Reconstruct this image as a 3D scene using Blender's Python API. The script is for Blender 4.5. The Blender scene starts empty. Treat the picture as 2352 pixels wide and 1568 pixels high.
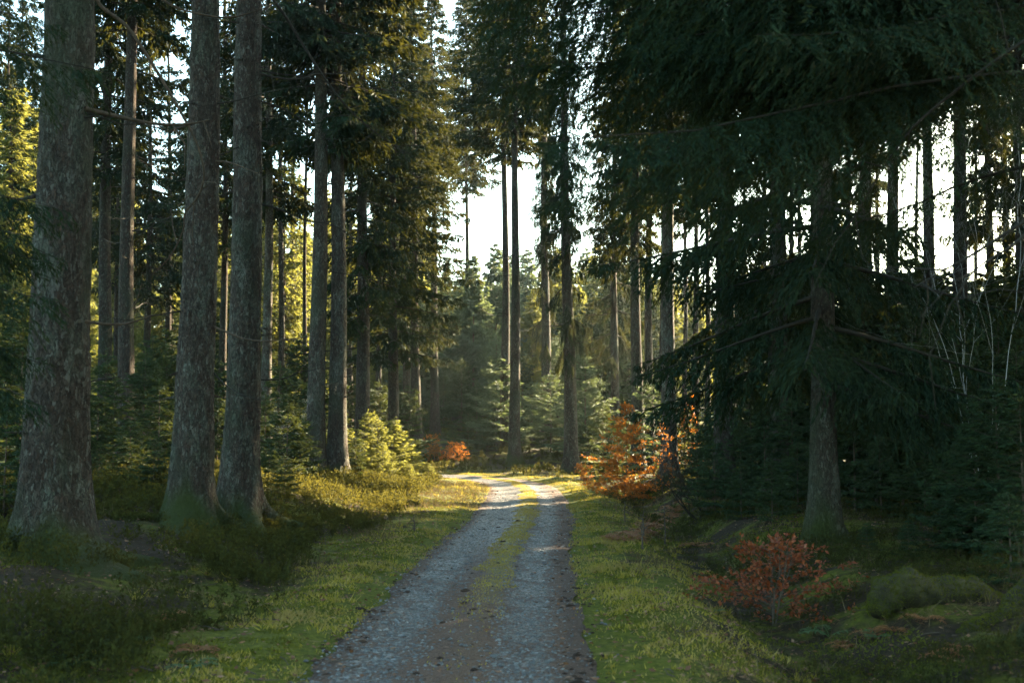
import bpy, math, random
import numpy as np

rng = np.random.default_rng(11)
random.seed(11)
sc = bpy.context.scene
COL = sc.collection
TAU = 2 * math.pi

# ------------------------------------------------------------------ camera
CAM_H = 1.9
F = 2613.0                       # focal length in pixels of a 2352 px wide picture (40 mm)
CX, CY, HZ = 1176.0, 784.0, 990.0
PITCH = math.atan((HZ - CY) / F)
UP = np.array([0, -math.sin(PITCH), math.cos(PITCH)])
FW = np.array([0, math.cos(PITCH), math.sin(PITCH)])


def ray(px, py):
    return np.array([(px - CX) / F, 0, 0]) + UP * (CY - py) / F + FW


def at(px, py, Y):
    d = ray(px, py)
    return np.array([0, 0, CAM_H]) + d * (Y / d[1])


# ------------------------------------------------------------------ noise and terrain
def vnoise(x, y, seed=0):
    xi = np.floor(x).astype(np.int64); yi = np.floor(y).astype(np.int64)
    fx = x - xi; fy = y - yi
    fx = fx * fx * (3 - 2 * fx); fy = fy * fy * (3 - 2 * fy)

    def h(a, b):
        n = (a * 374761393 + b * 668265263 + seed * 1274126177) & 0x7fffffff
        n = ((n ^ (n >> 13)) * 1274126177) & 0x7fffffff
        n = n ^ (n >> 16)
        return (n & 0xffff) / 32767.5 - 1.0
    a = h(xi, yi); b = h(xi + 1, yi); c = h(xi, yi + 1); d = h(xi + 1, yi + 1)
    return (a * (1 - fx) + b * fx) * (1 - fy) + (c * (1 - fx) + d * fx) * fy


def fbm(x, y, s, oct=3, seed=0):
    r = 0; a = 1.0
    for i in range(oct):
        r = r + a * vnoise(x / s, y / s, seed + i * 17); s *= .5; a *= .5
    return r


def sstep(a, b, x):
    t = np.clip((x - a) / (b - a), 0, 1)
    return t * t * (3 - 2 * t)


ctrl = np.array([(-.9, -30), (-.75, -12), (-.6, 0), (-.5, 8.6), (-.43, 11.3), (-.21, 17.7), (.17, 24.6), (.36, 32), (.25, 39.5),
                 (-.75, 45), (-3.4, 49.6), (-8.5, 52.6), (-16, 54.5), (-30, 56), (-60, 57), (-120, 60)], float)


def catmull(P, n=14):
    out = []
    for i in range(len(P) - 1):
        p0 = P[max(i - 1, 0)]; p1 = P[i]; p2 = P[i + 1]; p3 = P[min(i + 2, len(P) - 1)]
        for k in range(n):
            t = k / n
            out.append(.5 * ((2 * p1) + (-p0 + p2) * t + (2 * p0 - 5 * p1 + 4 * p2 - p3) * t * t + (-p0 + 3 * p1 - 3 * p2 + p3) * t ** 3))
    out.append(P[-1])
    return np.array(out)


RD = catmull(ctrl)
RT = np.gradient(RD, axis=0); RT /= np.linalg.norm(RT, axis=1)[:, None]
HALF = 1.17


def lateral(x, y):
    x = np.atleast_1d(np.asarray(x, float)); y = np.atleast_1d(np.asarray(y, float))
    out = np.empty(x.shape)
    for i in range(0, len(x), 40000):
        X = x[i:i + 40000]; Yv = y[i:i + 40000]
        d2 = (X[:, None] - RD[None, :, 0]) ** 2 + (Yv[:, None] - RD[None, :, 1]) ** 2
        k = d2.argmin(1)
        dx = X - RD[k, 0]; dy = Yv - RD[k, 1]
        sgn = np.sign(dx * RT[k, 1] - dy * RT[k, 0] + 1e-9)
        perp = np.abs(dx * RT[k, 1] - dy * RT[k, 0])
        dist = np.sqrt(d2[np.arange(len(X)), k])
        out[i:i + 40000] = sgn * np.where(dist < 3, perp, dist)
    return out


def terrain(x, y, s=None):
    x = np.atleast_1d(np.asarray(x, float)); y = np.atleast_1d(np.asarray(y, float))
    if s is None: s = lateral(x, y)
    u = np.maximum(-s - HALF, 0); v = np.maximum(s - HALF, 0)
    near = 1 - sstep(38, 50, y)
    zl = .06 * sstep(0, .6, u) + .55 * sstep(1.0, 4.6, u) + .25 * sstep(4, 12, u)
    dit = sstep(1.0, 1.95, v) * (1 - sstep(2.2, 3.3, v))
    zr = .04 * sstep(0, .5, v) - .34 * dit * near + .12 * sstep(2.6, 3.8, v) * near - .10 * sstep(4, 8, v) * near
    z = np.where(s < 0, zl * (1 - sstep(44, 50, y)) , zr)
    off = sstep(.1, 1.6, np.abs(s) - HALF)
    z = z + off * (.085 * fbm(x, y, 1.7, 3, 3) + .16 * fbm(x, y, 7, 2, 9) * sstep(2, 6, np.abs(s)))
    z = z + sstep(-.1, .35, np.abs(s) - HALF) * .02 * fbm(x, y, .35, 2, 5)
    hill = .12 * np.maximum(y - 54, 0); hill = np.where(hill > 5, 5 + (hill - 5) * .25, hill)
    z = z + hill * sstep(1.2, 6, np.abs(s))
    z = z - .03 * (1 - sstep(0, .25, np.abs(np.abs(s)) - HALF + .02)) * 0
    return z


def T(x, y):
    return float(terrain([x], [y])[0])


def hit(px, py):
    d = ray(px, py)
    t = np.linspace(4, 130, 2600)
    P = np.array([0, 0, CAM_H]) + d[None, :] * (t / d[1])[:, None]
    z = terrain(P[:, 0], P[:, 1])
    k = np.argmax(P[:, 2] < z)
    return P[k]


# ------------------------------------------------------------------ mesh helpers
def mesh_np(name, V, F4=None, F3=None, smooth=False, attrs=None, uv=None):
    me = bpy.data.meshes.new(name)
    V = np.asarray(V, np.float32)
    n4 = 0 if F4 is None else len(F4); n3 = 0 if F3 is None else len(F3)
    me.vertices.add(len(V)); me.vertices.foreach_set('co', V.ravel())
    loops = []
    if n4: loops.append(np.asarray(F4, np.int32).ravel())
    if n3: loops.append(np.asarray(F3, np.int32).ravel())
    loops = np.concatenate(loops)
    me.loops.add(len(loops)); me.loops.foreach_set('vertex_index', loops)
    starts = np.concatenate([np.arange(n4) * 4, n4 * 4 + np.arange(n3) * 3]).astype(np.int32)
    me.polygons.add(n4 + n3); me.polygons.foreach_set('loop_start', starts)
    me.polygons.foreach_set('use_smooth', np.full(n4 + n3, smooth, bool))
    if attrs:
        for k, a in attrs.items():
            at_ = me.attributes.new(k, 'FLOAT', 'POINT'); at_.data.foreach_set('value', np.asarray(a, np.float32))
    if uv is not None:
        l = me.uv_layers.new(name='UVMap'); l.data.foreach_set('uv', np.asarray(uv, np.float32)[loops].ravel())
    me.update(calc_edges=True)
    return me


def obj(name, me, mat=None, parent=None, loc=(0, 0, 0), rz=0, scale=(1, 1, 1)):
    o = bpy.data.objects.new(name, me); COL.objects.link(o)
    if mat is not None and not me.materials: me.materials.append(mat)
    if parent is not None: o.parent = parent
    o.location = tuple(float(a) for a in loc); o.rotation_euler = (0, 0, rz)
    o.scale = (scale,) * 3 if isinstance(scale, (int, float)) else scale
    return o


def thing(name, label, cat, loc, group=None, rz=0, scale=1.0):
    o = bpy.data.objects.new(name, None); COL.objects.link(o)
    o.empty_display_size = .2
    o.location = tuple(float(a) for a in loc); o.rotation_euler = (0, 0, rz); o.scale = (scale,) * 3
    o['label'] = label; o['category'] = cat
    if group: o['group'] = group
    return o


def kind(o, k, label=None):
    o['kind'] = k
    if label: o['label'] = label
    return o


def tube(P, R, sides=6, close=False):
    """one tube along polyline P with radii R -> V, F4"""
    P = np.asarray(P, float); R = np.asarray(R, float); n = len(P)
    Tn = np.gradient(P, axis=0); Tn /= np.linalg.norm(Tn, axis=1)[:, None] + 1e-9
    ref = np.array([0, 0, 1.]) if abs(Tn[:, 2]).mean() < .8 else np.array([1., 0, 0])
    A = np.cross(Tn, ref); A /= np.linalg.norm(A, axis=1)[:, None] + 1e-9
    B = np.cross(Tn, A)
    th = np.arange(sides) / sides * TAU
    V = P[:, None, :] + R[:, None, None] * (np.cos(th)[None, :, None] * A[:, None, :] + np.sin(th)[None, :, None] * B[:, None, :])
    V = V.reshape(-1, 3)
    i = np.arange(n - 1)[:, None] * sides; j = np.arange(sides)[None, :]; j2 = (j + 1) % sides
    Fq = np.stack([i + j, i + j2, i + sides + j2, i + sides + j], -1).reshape(-1, 4)
    return V, Fq


class Acc:
    def __init__(s): s.V = []; s.Q = []; s.n = 0
    def add(s, V, Q):
        s.V.append(V); s.Q.append(np.asarray(Q) + s.n); s.n += len(V)
    def mesh(s, name, smooth=True):
        return mesh_np(name, np.concatenate(s.V), np.concatenate(s.Q), smooth=smooth)


def unit(v): return v / (np.linalg.norm(v, axis=-1, keepdims=True) + 1e-9)


def kites(P, D, l, w, r=None, fold=.25, mid=.42):
    """leaf-like quads: base, side, tip, side"""
    r = rng if r is None else r
    n = len(P); l = np.broadcast_to(l, n)[:, None]; w = np.broadcast_to(w, n)[:, None]
    S = unit(np.cross(D, r.normal(size=(n, 3)))); N = np.cross(D, S)
    M = P + D * l * mid + N * w * fold
    V = np.stack([P, M + S * w * .5, P + D * l, M - S * w * .5], 1).reshape(-1, 3)
    return V, np.arange(n * 4).reshape(-1, 4)


def flatleaves(P, D, l, w, N, r=None):
    n = len(P); l = np.broadcast_to(l, n)[:, None]; w = np.broadcast_to(w, n)[:, None]
    S = unit(np.cross(D, N))
    M = P + D * l * .45
    V = np.stack([P, M + S * w * .5, P + D * l, M - S * w * .5], 1).reshape(-1, 3)
    return V, np.arange(n * 4).reshape(-1, 4)


# ------------------------------------------------------------------ materials
def newmat(name):
    m = bpy.data.materials.new(name); m.use_nodes = True
    nt = m.node_tree
    for n in list(nt.nodes): nt.nodes.remove(n)
    out = nt.nodes.new('ShaderNodeOutputMaterial')
    return m, nt, out


def ramp(nt, stops, fac=None):
    r = nt.nodes.new('ShaderNodeValToRGB')
    el = r.color_ramp.elements
    el[0].position = stops[0][0]; el[0].color = (*stops[0][1], 1)
    el[1].position = stops[-1][0]; el[1].color = (*stops[-1][1], 1)
    for p, c in stops[1:-1]:
        e = el.new(p); e.color = (*c, 1)
    if fac is not None: nt.links.new(fac, r.inputs['Fac'])
    return r


def leafmat(name, stops, trans=(.12, .13, .02), tfac=.35, rough=.55, spec=.3, patch=None):
    m, nt, out = newmat(name)
    geo = nt.nodes.new('ShaderNodeNewGeometry'); oi = nt.nodes.new('ShaderNodeObjectInfo')
    mx = nt.nodes.new('ShaderNodeMath'); mx.operation = 'MULTIPLY_ADD'; mx.inputs[1].default_value = .72
    nt.links.new(geo.outputs['Random Per Island'], mx.inputs[0])
    m2 = nt.nodes.new('ShaderNodeMath'); m2.operation = 'MULTIPLY'; m2.inputs[1].default_value = .28
    nt.links.new(oi.outputs['Random'], m2.inputs[0]); nt.links.new(m2.outputs[0], mx.inputs[2])
    r = ramp(nt, stops, mx.outputs[0])
    p = nt.nodes.new('ShaderNodeBsdfPrincipled'); p.inputs['Roughness'].default_value = rough
    p.inputs['Specular IOR Level'].default_value = spec
    col = r.outputs[0]
    if patch:
        pn = noise(nt, geo.outputs['Position'], patch[1], 4, .65)
        pf = maprange(nt, math_(nt, 'ADD', pn.outputs[0], math_(nt, 'MULTIPLY', geo.outputs['Random Per Island'], .14)), .52, .66, 0., patch[2])
        col = mixc(nt, col, patch[0], pf)
    nt.links.new(col, p.inputs['Base Color'])
    t = nt.nodes.new('ShaderNodeBsdfTranslucent'); t.inputs['Color'].default_value = (*trans, 1)
    ms = nt.nodes.new('ShaderNodeMixShader'); ms.inputs[0].default_value = tfac
    nt.links.new(p.outputs[0], ms.inputs[1]); nt.links.new(t.outputs[0], ms.inputs[2])
    nt.links.new(ms.outputs[0], out.inputs['Surface'])
    return m


def noise(nt, vec, scale, detail=4, rough=.6, dist=0):
    n = nt.nodes.new('ShaderNodeTexNoise'); n.inputs['Scale'].default_value = scale
    n.inputs['Detail'].default_value = detail; n.inputs['Roughness'].default_value = rough
    n.inputs['Distortion'].default_value = dist
    if vec is not None: nt.links.new(vec, n.inputs['Vector'])
    return n


def mixc(nt, a, b, fac, blend='MIX'):
    m = nt.nodes.new('ShaderNodeMix'); m.data_type = 'RGBA'; m.blend_type = blend
    for sock, v in ((m.inputs[0], fac), (m.inputs[6], a), (m.inputs[7], b)):
        if isinstance(v, (int, float)): sock.default_value = v
        elif isinstance(v, tuple): sock.default_value = (*v, 1)
        else: nt.links.new(v, sock)
    return m.outputs[2]


def maprange(nt, v, a, b, c=0., d=1.):
    m = nt.nodes.new('ShaderNodeMapRange'); m.interpolation_type = 'SMOOTHSTEP'
    nt.links.new(v, m.inputs[0])
    for i, q in enumerate((a, b, c, d)): m.inputs[1 + i].default_value = q
    return m.outputs[0]


def math_(nt, op, a, b=0.):
    m = nt.nodes.new('ShaderNodeMath'); m.operation = op
    for i, v in enumerate((a, b)):
        if isinstance(v, (int, float)): m.inputs[i].default_value = v
        else: nt.links.new(v, m.inputs[i])
    return m.outputs[0]


def barkmat(name, tint=1.0, lich=.5, red=.5):
    m, nt, out = newmat(name)
    tc = nt.nodes.new('ShaderNodeTexCoord')
    mp = nt.nodes.new('ShaderNodeMapping'); mp.inputs['Scale'].default_value = (1, 1, .45)
    oi = nt.nodes.new('ShaderNodeObjectInfo')
    cmb = nt.nodes.new('ShaderNodeCombineXYZ')
    for q in range(3): nt.links.new(math_(nt, 'MULTIPLY', oi.outputs['Random'], (37., 61., 83.)[q]), cmb.inputs[q])
    nt.links.new(cmb.outputs[0], mp.inputs['Location'])
    nt.links.new(tc.outputs['Object'], mp.inputs['Vector'])
    v = mp.outputs[0]
    wob = noise(nt, v, 9, 3)
    wv = mixc(nt, v, wob.outputs['Color'], .16)
    vo = nt.nodes.new('ShaderNodeTexVoronoi'); vo.feature = 'DISTANCE_TO_EDGE'; vo.inputs['Scale'].default_value = 40
    nt.links.new(wv, vo.inputs['Vector'])
    vc = nt.nodes.new('ShaderNodeTexVoronoi'); vc.inputs['Scale'].default_value = 40
    nt.links.new(wv, vc.inputs['Vector'])
    n1 = noise(nt, v, 3.2, 5, .65); n2 = noise(nt, v, 26, 4, .7); n3 = noise(nt, v, 1.1, 3)
    base = ramp(nt, [(.25, (.050 * tint, .038 * tint, .030 * tint)), (.55, (.105 * tint, .080 * tint, .062 * tint)), (.8, (.16 * tint, .125 * tint, .10 * tint))], n2.outputs[0])
    sepc = nt.nodes.new('ShaderNodeSeparateColor'); nt.links.new(vc.outputs['Color'], sepc.inputs[0])
    base2 = mixc(nt, base.outputs[0], (.115 * tint, .058 * tint, .040 * tint), math_(nt, 'MULTIPLY', maprange(nt, sepc.outputs[0], .45, .9), red))
    lf = math_(nt, 'MULTIPLY', maprange(nt, n1.outputs[0], .46, .62), lich)
    lf2 = math_(nt, 'MULTIPLY', lf, maprange(nt, sepc.outputs[1], .2, .6, .35, 1.))
    c = mixc(nt, base2, (.20 * tint, .225 * tint, .175 * tint), lf2)
    crack = maprange(nt, vo.outputs['Distance'], .0, .10)
    c = mixc(nt, (.022, .018, .014), c, math_(nt, 'MULTIPLY_ADD', crack, .55))
    c = mixc(nt, c, (0, 0, 0), math_(nt, 'MULTIPLY', maprange(nt, sepc.outputs[2], .0, .7, 1., 0.), .40))
    c = mixc(nt, c, (.24 * tint, .235 * tint, .20 * tint), math_(nt, 'MULTIPLY', maprange(nt, sepc.outputs[2], .82, .98), .45))
    c = mixc(nt, c, (.055 * tint, .070 * tint, .040 * tint), math_(nt, 'MULTIPLY', maprange(nt, n3.outputs[0], .5, .68), .55))
    # green moss on the root flare
    sep = nt.nodes.new('ShaderNodeSeparateXYZ'); nt.links.new(tc.outputs['Object'], sep.inputs[0])
    mz = math_(nt, 'ADD', sep.outputs['Z'], math_(nt, 'MULTIPLY', n3.outputs[0], -1.6))
    mf = maprange(nt, mz, -.75, -.2, .85, 0.)
    c = mixc(nt, c, (.045, .060, .012), mf)
    p = nt.nodes.new('ShaderNodeBsdfPrincipled'); p.inputs['Roughness'].default_value = .9
    p.inputs['Specular IOR Level'].default_value = .15
    nt.links.new(c, p.inputs['Base Color'])
    bh = math_(nt, 'ADD', math_(nt, 'MULTIPLY', crack, .8), math_(nt, 'MULTIPLY', n2.outputs[0], .8))
    bmp = nt.nodes.new('ShaderNodeBump'); bmp.inputs['Strength'].default_value = 1.0; bmp.inputs['Distance'].default_value = .09
    nt.links.new(bh, bmp.inputs['Height']); nt.links.new(bmp.outputs[0], p.inputs['Normal'])
    nt.links.new(p.outputs[0], out.inputs['Surface'])
    for q in nt.nodes:
        if q.type == 'MATH' and q.operation == 'MULTIPLY_ADD': q.inputs[2].default_value = .45
    return m


def plain(name, c1, c2, scale=20, rough=.85, bump=0., spec=.2):
    m, nt, out = newmat(name)
    tc = nt.nodes.new('ShaderNodeTexCoord')
    n = noise(nt, tc.outputs['Object'], scale, 5, .65)
    r = ramp(nt, [(.3, c1), (.7, c2)], n.outputs[0])
    p = nt.nodes.new('ShaderNodeBsdfPrincipled'); p.inputs['Roughness'].default_value = rough
    p.inputs['Specular IOR Level'].default_value = spec
    nt.links.new(r.outputs[0], p.inputs['Base Color'])
    if bump:
        b = nt.nodes.new('ShaderNodeBump'); b.inputs['Strength'].default_value = bump; b.inputs['Distance'].default_value = .02
        nt.links.new(n.outputs[0], b.inputs['Height']); nt.links.new(b.outputs[0], p.inputs['Normal'])
    nt.links.new(p.outputs[0], out.inputs['Surface'])
    return m


M = {}
M['bark'] = barkmat('spruce_bark', .85, .5, .4)
M['bark_grey'] = barkmat('grey_spruce_bark', 1.15, .8, .15)
M['bark_dark'] = barkmat('dark_spruce_bark', .62, .35, .35)
M['bark_warm'] = barkmat('brown_spruce_bark', .75, .15, .6)
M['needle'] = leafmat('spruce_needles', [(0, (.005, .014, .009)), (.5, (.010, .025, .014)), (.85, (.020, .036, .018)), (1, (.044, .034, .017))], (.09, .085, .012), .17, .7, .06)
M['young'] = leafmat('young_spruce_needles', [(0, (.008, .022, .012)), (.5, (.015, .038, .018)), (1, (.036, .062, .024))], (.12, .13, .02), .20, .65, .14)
M['sunlit_gold'] = leafmat('sunlit_tone_needles', [(0, (.020, .038, .010)), (.5, (.042, .062, .016)), (1, (.090, .095, .022))], (.27, .26, .05), .42, .6, .2)  # needles lightened and yellowed so the colour carries low sunlight
M['silver'] = leafmat('sky_sheen_needles', [(0, (.030, .055, .038)), (.5, (.055, .090, .062)), (1, (.095, .125, .085))], (.15, .18, .06), .32, .6, .2)  # paler needle colour standing in for the sky's sheen on the tips
M['beech'] = leafmat('copper_beech_leaves', [(0, (.15, .048, .012)), (.5, (.30, .105, .022)), (1, (.48, .22, .06))], (.55, .19, .02), .40, .6, .15)
M['beech_dim'] = leafmat('rust_beech_leaves', [(0, (.08, .018, .007)), (.6, (.18, .040, .011)), (.9, (.30, .085, .028)), (1, (.60, .34, .22))], (.36, .07, .010), .25, .5, .3)  # palest stop puts pinkish sky reflections into the leaf colour
M['dead'] = plain('dead_wood', (.012, .010, .008), (.040, .031, .023), 30)
M['limb'] = plain('dry_limb_wood', (.03, .022, .015), (.095, .060, .038), 18)
M['pale'] = plain('pale_twig_bark', (.24, .23, .22), (.50, .48, .46), 40)
M['twig'] = plain('brown_twig_bark', (.05, .035, .025), (.11, .08, .06), 30)
M['grass'] = leafmat('verge_grass', [(0, (.075, .080, .012)), (.40, (.27, .215, .024)), (.72, (.40, .29, .07)), (1, (.44, .31, .15))], (.36, .29, .04), .34, .7, .1, ((.26, .175, .085), 1.7, .85))
M['straw'] = leafmat('dry_grass_blades', [(0, (.035, .026, .014)), (.6, (.12, .085, .042)), (1, (.28, .21, .11))], (.14, .10, .04), .25, .8, .1)
M['mossy'] = leafmat('moss_tips', [(0, (.022, .034, .006)), (.6, (.085, .095, .012)), (1, (.17, .16, .02))], (.20, .19, .02), .3, .8, .1, ((.035, .045, .010), 2.6, .8))
M['bilberry'] = leafmat('bilberry_leaves', [(0, (.004, .009, .004)), (.5, (.010, .018, .007)), (.85, (.040, .048, .016)), (1, (.085, .050, .020))], (.15, .13, .022), .30, .75, .04)
M['bracken'] = leafmat('dead_bracken', [(0, (.10, .038, .014)), (.6, (.24, .085, .030)), (1, (.36, .18, .07))], (.28, .09, .02), .35)
M['fern'] = leafmat('fern_fronds', [(0, (.030, .060, .020)), (1, (.090, .150, .060))], (.12, .20, .05), .35)
M['leaf'] = leafmat('fallen_leaves', [(0, (.07, .028, .014)), (.6, (.17, .075, .035)), (1, (.34, .20, .12))], (.2, .08, .02), .2)
M['stone'] = leafmat('gravel_stone', [(0, (.045, .045, .044)), (.6, (.105, .105, .102)), (1, (.31, .31, .305))], (.1, .1, .1), 0.0, .5, .5)
M['clod'] = leafmat('soil_clods', [(0, (.018, .012, .009)), (1, (.07, .042, .028))], (.1, .1, .1), 0.0, .9, .1)


def groundmat():
    m, nt, out = newmat('forest_floor')
    geo = nt.nodes.new('ShaderNodeNewGeometry'); pos = geo.outputs['Position']
    a = nt.nodes.new('ShaderNodeAttribute'); a.attribute_name = 'verge'
    n1 = noise(nt, pos, .9, 5, .65, .4); n2 = noise(nt, pos, 14, 5, .7); n3 = noise(nt, pos, 3.2, 4, .6)
    lit = ramp(nt, [(.3, (.014, .011, .008)), (.55, (.036, .025, .015)), (.75, (.070, .044, .026))], n2.outputs[0])
    moss = ramp(nt, [(.3, (.035, .040, .007)), (.55, (.095, .098, .013)), (.8, (.18, .16, .024))], n2.outputs[0])
    mf = maprange(nt, math_(nt, 'ADD', n1.outputs[0], math_(nt, 'MULTIPLY', a.outputs['Fac'], .17)), .46, .60)
    c = mixc(nt, lit.outputs[0], moss.outputs[0], mf)
    straw = mixc(nt, c, (.20, .14, .06), math_(nt, 'MULTIPLY', maprange(nt, n3.outputs[0], .55, .72), math_(nt, 'MULTIPLY', a.outputs['Fac'], .6)))
    p = nt.nodes.new('ShaderNodeBsdfPrincipled'); p.inputs['Roughness'].default_value = .95
    p.inputs['Specular IOR Level'].default_value = .1
    nt.links.new(straw, p.inputs['Base Color'])
    b = nt.nodes.new('ShaderNodeBump'); b.inputs['Strength'].default_value = .9; b.inputs['Distance'].default_value = .05
    nt.links.new(math_(nt, 'ADD', n2.outputs[0], math_(nt, 'MULTIPLY', n3.outputs[0], 1.2)), b.inputs['Height'])
    nt.links.new(b.outputs[0], p.inputs['Normal'])
    nt.links.new(p.outputs[0], out.inputs['Surface'])
    return m


def roadmat():
    m, nt, out = newmat('gravel_track')
    geo = nt.nodes.new('ShaderNodeNewGeometry'); pos = geo.outputs['Position']
    uv = nt.nodes.new('ShaderNodeUVMap'); sp = nt.nodes.new('ShaderNodeSeparateXYZ'); nt.links.new(uv.outputs[0], sp.inputs[0])
    u, vv = sp.outputs['X'], sp.outputs['Y']
    n1 = noise(nt, pos, 1.6, 5, .65, .3); n2 = noise(nt, pos, 60, 3, .6); n3 = noise(nt, pos, 5.5, 5, .7); n4 = noise(nt, pos, .5, 3)
    vo = nt.nodes.new('ShaderNodeTexVoronoi'); vo.inputs['Scale'].default_value = 30; nt.links.new(pos, vo.inputs['Vector'])
    sc_ = nt.nodes.new('ShaderNodeSeparateColor'); nt.links.new(vo.outputs['Color'], sc_.inputs[0])
    stone = ramp(nt, [(0, (.036, .037, .036)), (.5, (.080, .081, .079)), (.85, (.155, .157, .152)), (1, (.32, .325, .32))], sc_.outputs[0])
    soil = ramp(nt, [(.3, (.050, .026, .017)), (.7, (.140, .074, .046))], n2.outputs[0])
    uw = math_(nt, 'ADD', u, math_(nt, 'MULTIPLY_ADD', n3.outputs[0], .5))
    # two wheel tracks of washed gravel, brown needle litter between and beside them
    def band(c0, half, soft):
        d = math_(nt, 'ABSOLUTE', math_(nt, 'SUBTRACT', uw, c0))
        return maprange(nt, d, half, half + soft, 1., 0.)
    tr = math_(nt, 'MAXIMUM', band(-.70, .13, .26), band(.56, .11, .22))
    tr = math_(nt, 'MULTIPLY', tr, maprange(nt, vv, 9., 17., .6, 1.))
    tr = math_(nt, 'MULTIPLY', tr, maprange(nt, n1.outputs[0], .36, .58, .25, 1.))
    far = maprange(nt, vv, 13., 22.)
    tr2 = math_(nt, 'MAXIMUM', tr, math_(nt, 'MULTIPLY', far, band(-.40, .40, .30)))
    st = math_(nt, 'MULTIPLY', tr2, maprange(nt, sc_.outputs[1], .12, .35))
    c = mixc(nt, soil.outputs[0], stone.outputs[0], st)
    # bare middle ridge with a little moss and grass stain
    gr = math_(nt, 'MULTIPLY', band(.12, .05, .17), maprange(nt, n1.outputs[0], .38, .55, .25, 1.))
    gr = math_(nt, 'MULTIPLY', gr, maprange(nt, vv, 11., 18., .05, 1.))
    c = mixc(nt, c, (.15, .125, .030), gr)
    edge = maprange(nt, math_(nt, 'ABSOLUTE', uw), .80, 1.02)
    c = mixc(nt, c, (.068, .038, .026), edge)
    p = nt.nodes.new('ShaderNodeBsdfPrincipled')
    nt.links.new(c, p.inputs['Base Color'])
    nt.links.new(maprange(nt, st, 0, 1, .85, .45), p.inputs['Roughness'])
    p.inputs['Specular IOR Level'].default_value = .35
    b = nt.nodes.new('ShaderNodeBump'); b.inputs['Strength'].default_value = .8; b.inputs['Distance'].default_value = .025
    dome = maprange(nt, vo.outputs['Distance'], 0., .7, 1., 0.)
    nt.links.new(math_(nt, 'ADD', dome, math_(nt, 'MULTIPLY', n3.outputs[0], 1.2)), b.inputs['Height'])
    nt.links.new(b.outputs[0], p.inputs['Normal'])
    nt.links.new(p.outputs[0], out.inputs['Surface'])
    for q in nt.nodes:
        if q.type == 'MATH' and q.operation == 'MULTIPLY_ADD': q.inputs[2].default_value = -.25
    return m


# ------------------------------------------------------------------ ground and road
def axis(lo, hi, fine_lo, fine_hi, step, grow=1.07):
    a = list(np.arange(fine_lo, fine_hi, step))
    s = step; x = a[-1]
    while x < hi: s *= grow; x += s; a.append(x)
    s = step; x = a[0]; pre = []
    while x > lo: s *= grow; x -= s; pre.append(x)
    return np.array(pre[::-1] + a)


gx = axis(-420, 420, -8, 8, .11); gy = axis(-140, 600, 6, 34, .13, 1.035)
X, Y = np.meshgrid(gx, gy); xf, yf = X.ravel(), Y.ravel()
S = lateral(xf, yf)
Z = terrain(xf, yf, S)
Z = Z - .05 * (1 - sstep(HALF - .12, HALF + .02, np.abs(S)))      # the bed the track is laid in
nx, ny = len(gx), len(gy)
ii = (np.arange(ny - 1)[:, None] * nx + np.arange(nx - 1)[None, :]).ravel()
Q = np.stack([ii, ii + 1, ii + nx + 1, ii + nx], 1)
verge = (1 - sstep(1.7, 3.2, np.abs(S))) * (1 - .0 * S)
g = obj('ground', mesh_np('ground', np.stack([xf, yf, Z], 1), Q, smooth=True, attrs={'verge': verge}), groundmat())
kind(g, 'structure')

# the track: a strip along the centre line
keep = (RD[:, 0] > -70)
rp, rt = RD[keep], RT[keep]
seg = np.concatenate([[0], np.cumsum(np.linalg.norm(np.diff(rp, axis=0), axis=1))])
tt = np.arange(0, seg[-1], .12)
rx = np.interp(tt, seg, rp[:, 0]); ry = np.interp(tt, seg, rp[:, 1])
tx = np.gradient(rx); ty = np.gradient(ry); ln = np.hypot(tx, ty); tx /= ln; ty /= ln
us = np.linspace(-HALF, HALF, 23)
edge_l = .10 * fbm(tt, tt * 0, .9, 3, 41); edge_r = .09 * fbm(tt, tt * 0, .9, 3, 77)
UU = us[None, :] * np.ones((len(tt), 1))
UU = UU + np.where(UU < 0, edge_l[:, None], edge_r[:, None]) * (np.abs(us)[None, :] / HALF) ** 3
rX = rx[:, None] + ty[:, None] * UU; rY = ry[:, None] - tx[:, None] * UU
prof = .035 * np.exp(-((UU - .1) / .28) ** 2) - .02 * np.exp(-((UU + .62) / .25) ** 2) - .02 * np.exp(-((UU - .6) / .22) ** 2)
rZ = .012 + prof + .010 * fbm(rX.ravel(), rY.ravel(), .5, 3, 51).reshape(rX.shape) - .03 * sstep(.93, 1.0, np.abs(us) / HALF)[None, :]
vv0 = np.interp(0, ry[:400], tt[:400])
i2 = (np.arange(len(tt) - 1)[:, None] * 23 + np.arange(22)[None, :]).ravel()
Qr = np.stack([i2, i2 + 1, i2 + 24, i2 + 23], 1)
uvr = np.stack([UU.ravel(), np.repeat(tt - vv0, 23)], 1)
road = obj('track', mesh_np('track', np.stack([rX.ravel(), rY.ravel(), rZ.ravel()], 1), Qr, smooth=True, uv=uvr), roadmat())
kind(road, 'structure')


def road_z(x, y, s):
    return .012 + .035 * np.exp(-((s - .1) / .28) ** 2) - .02 * np.exp(-((s + .62) / .25) ** 2) - .02 * np.exp(-((s - .6) / .22) ** 2) + .010 * fbm(x, y, .5, 3, 51)


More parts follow.
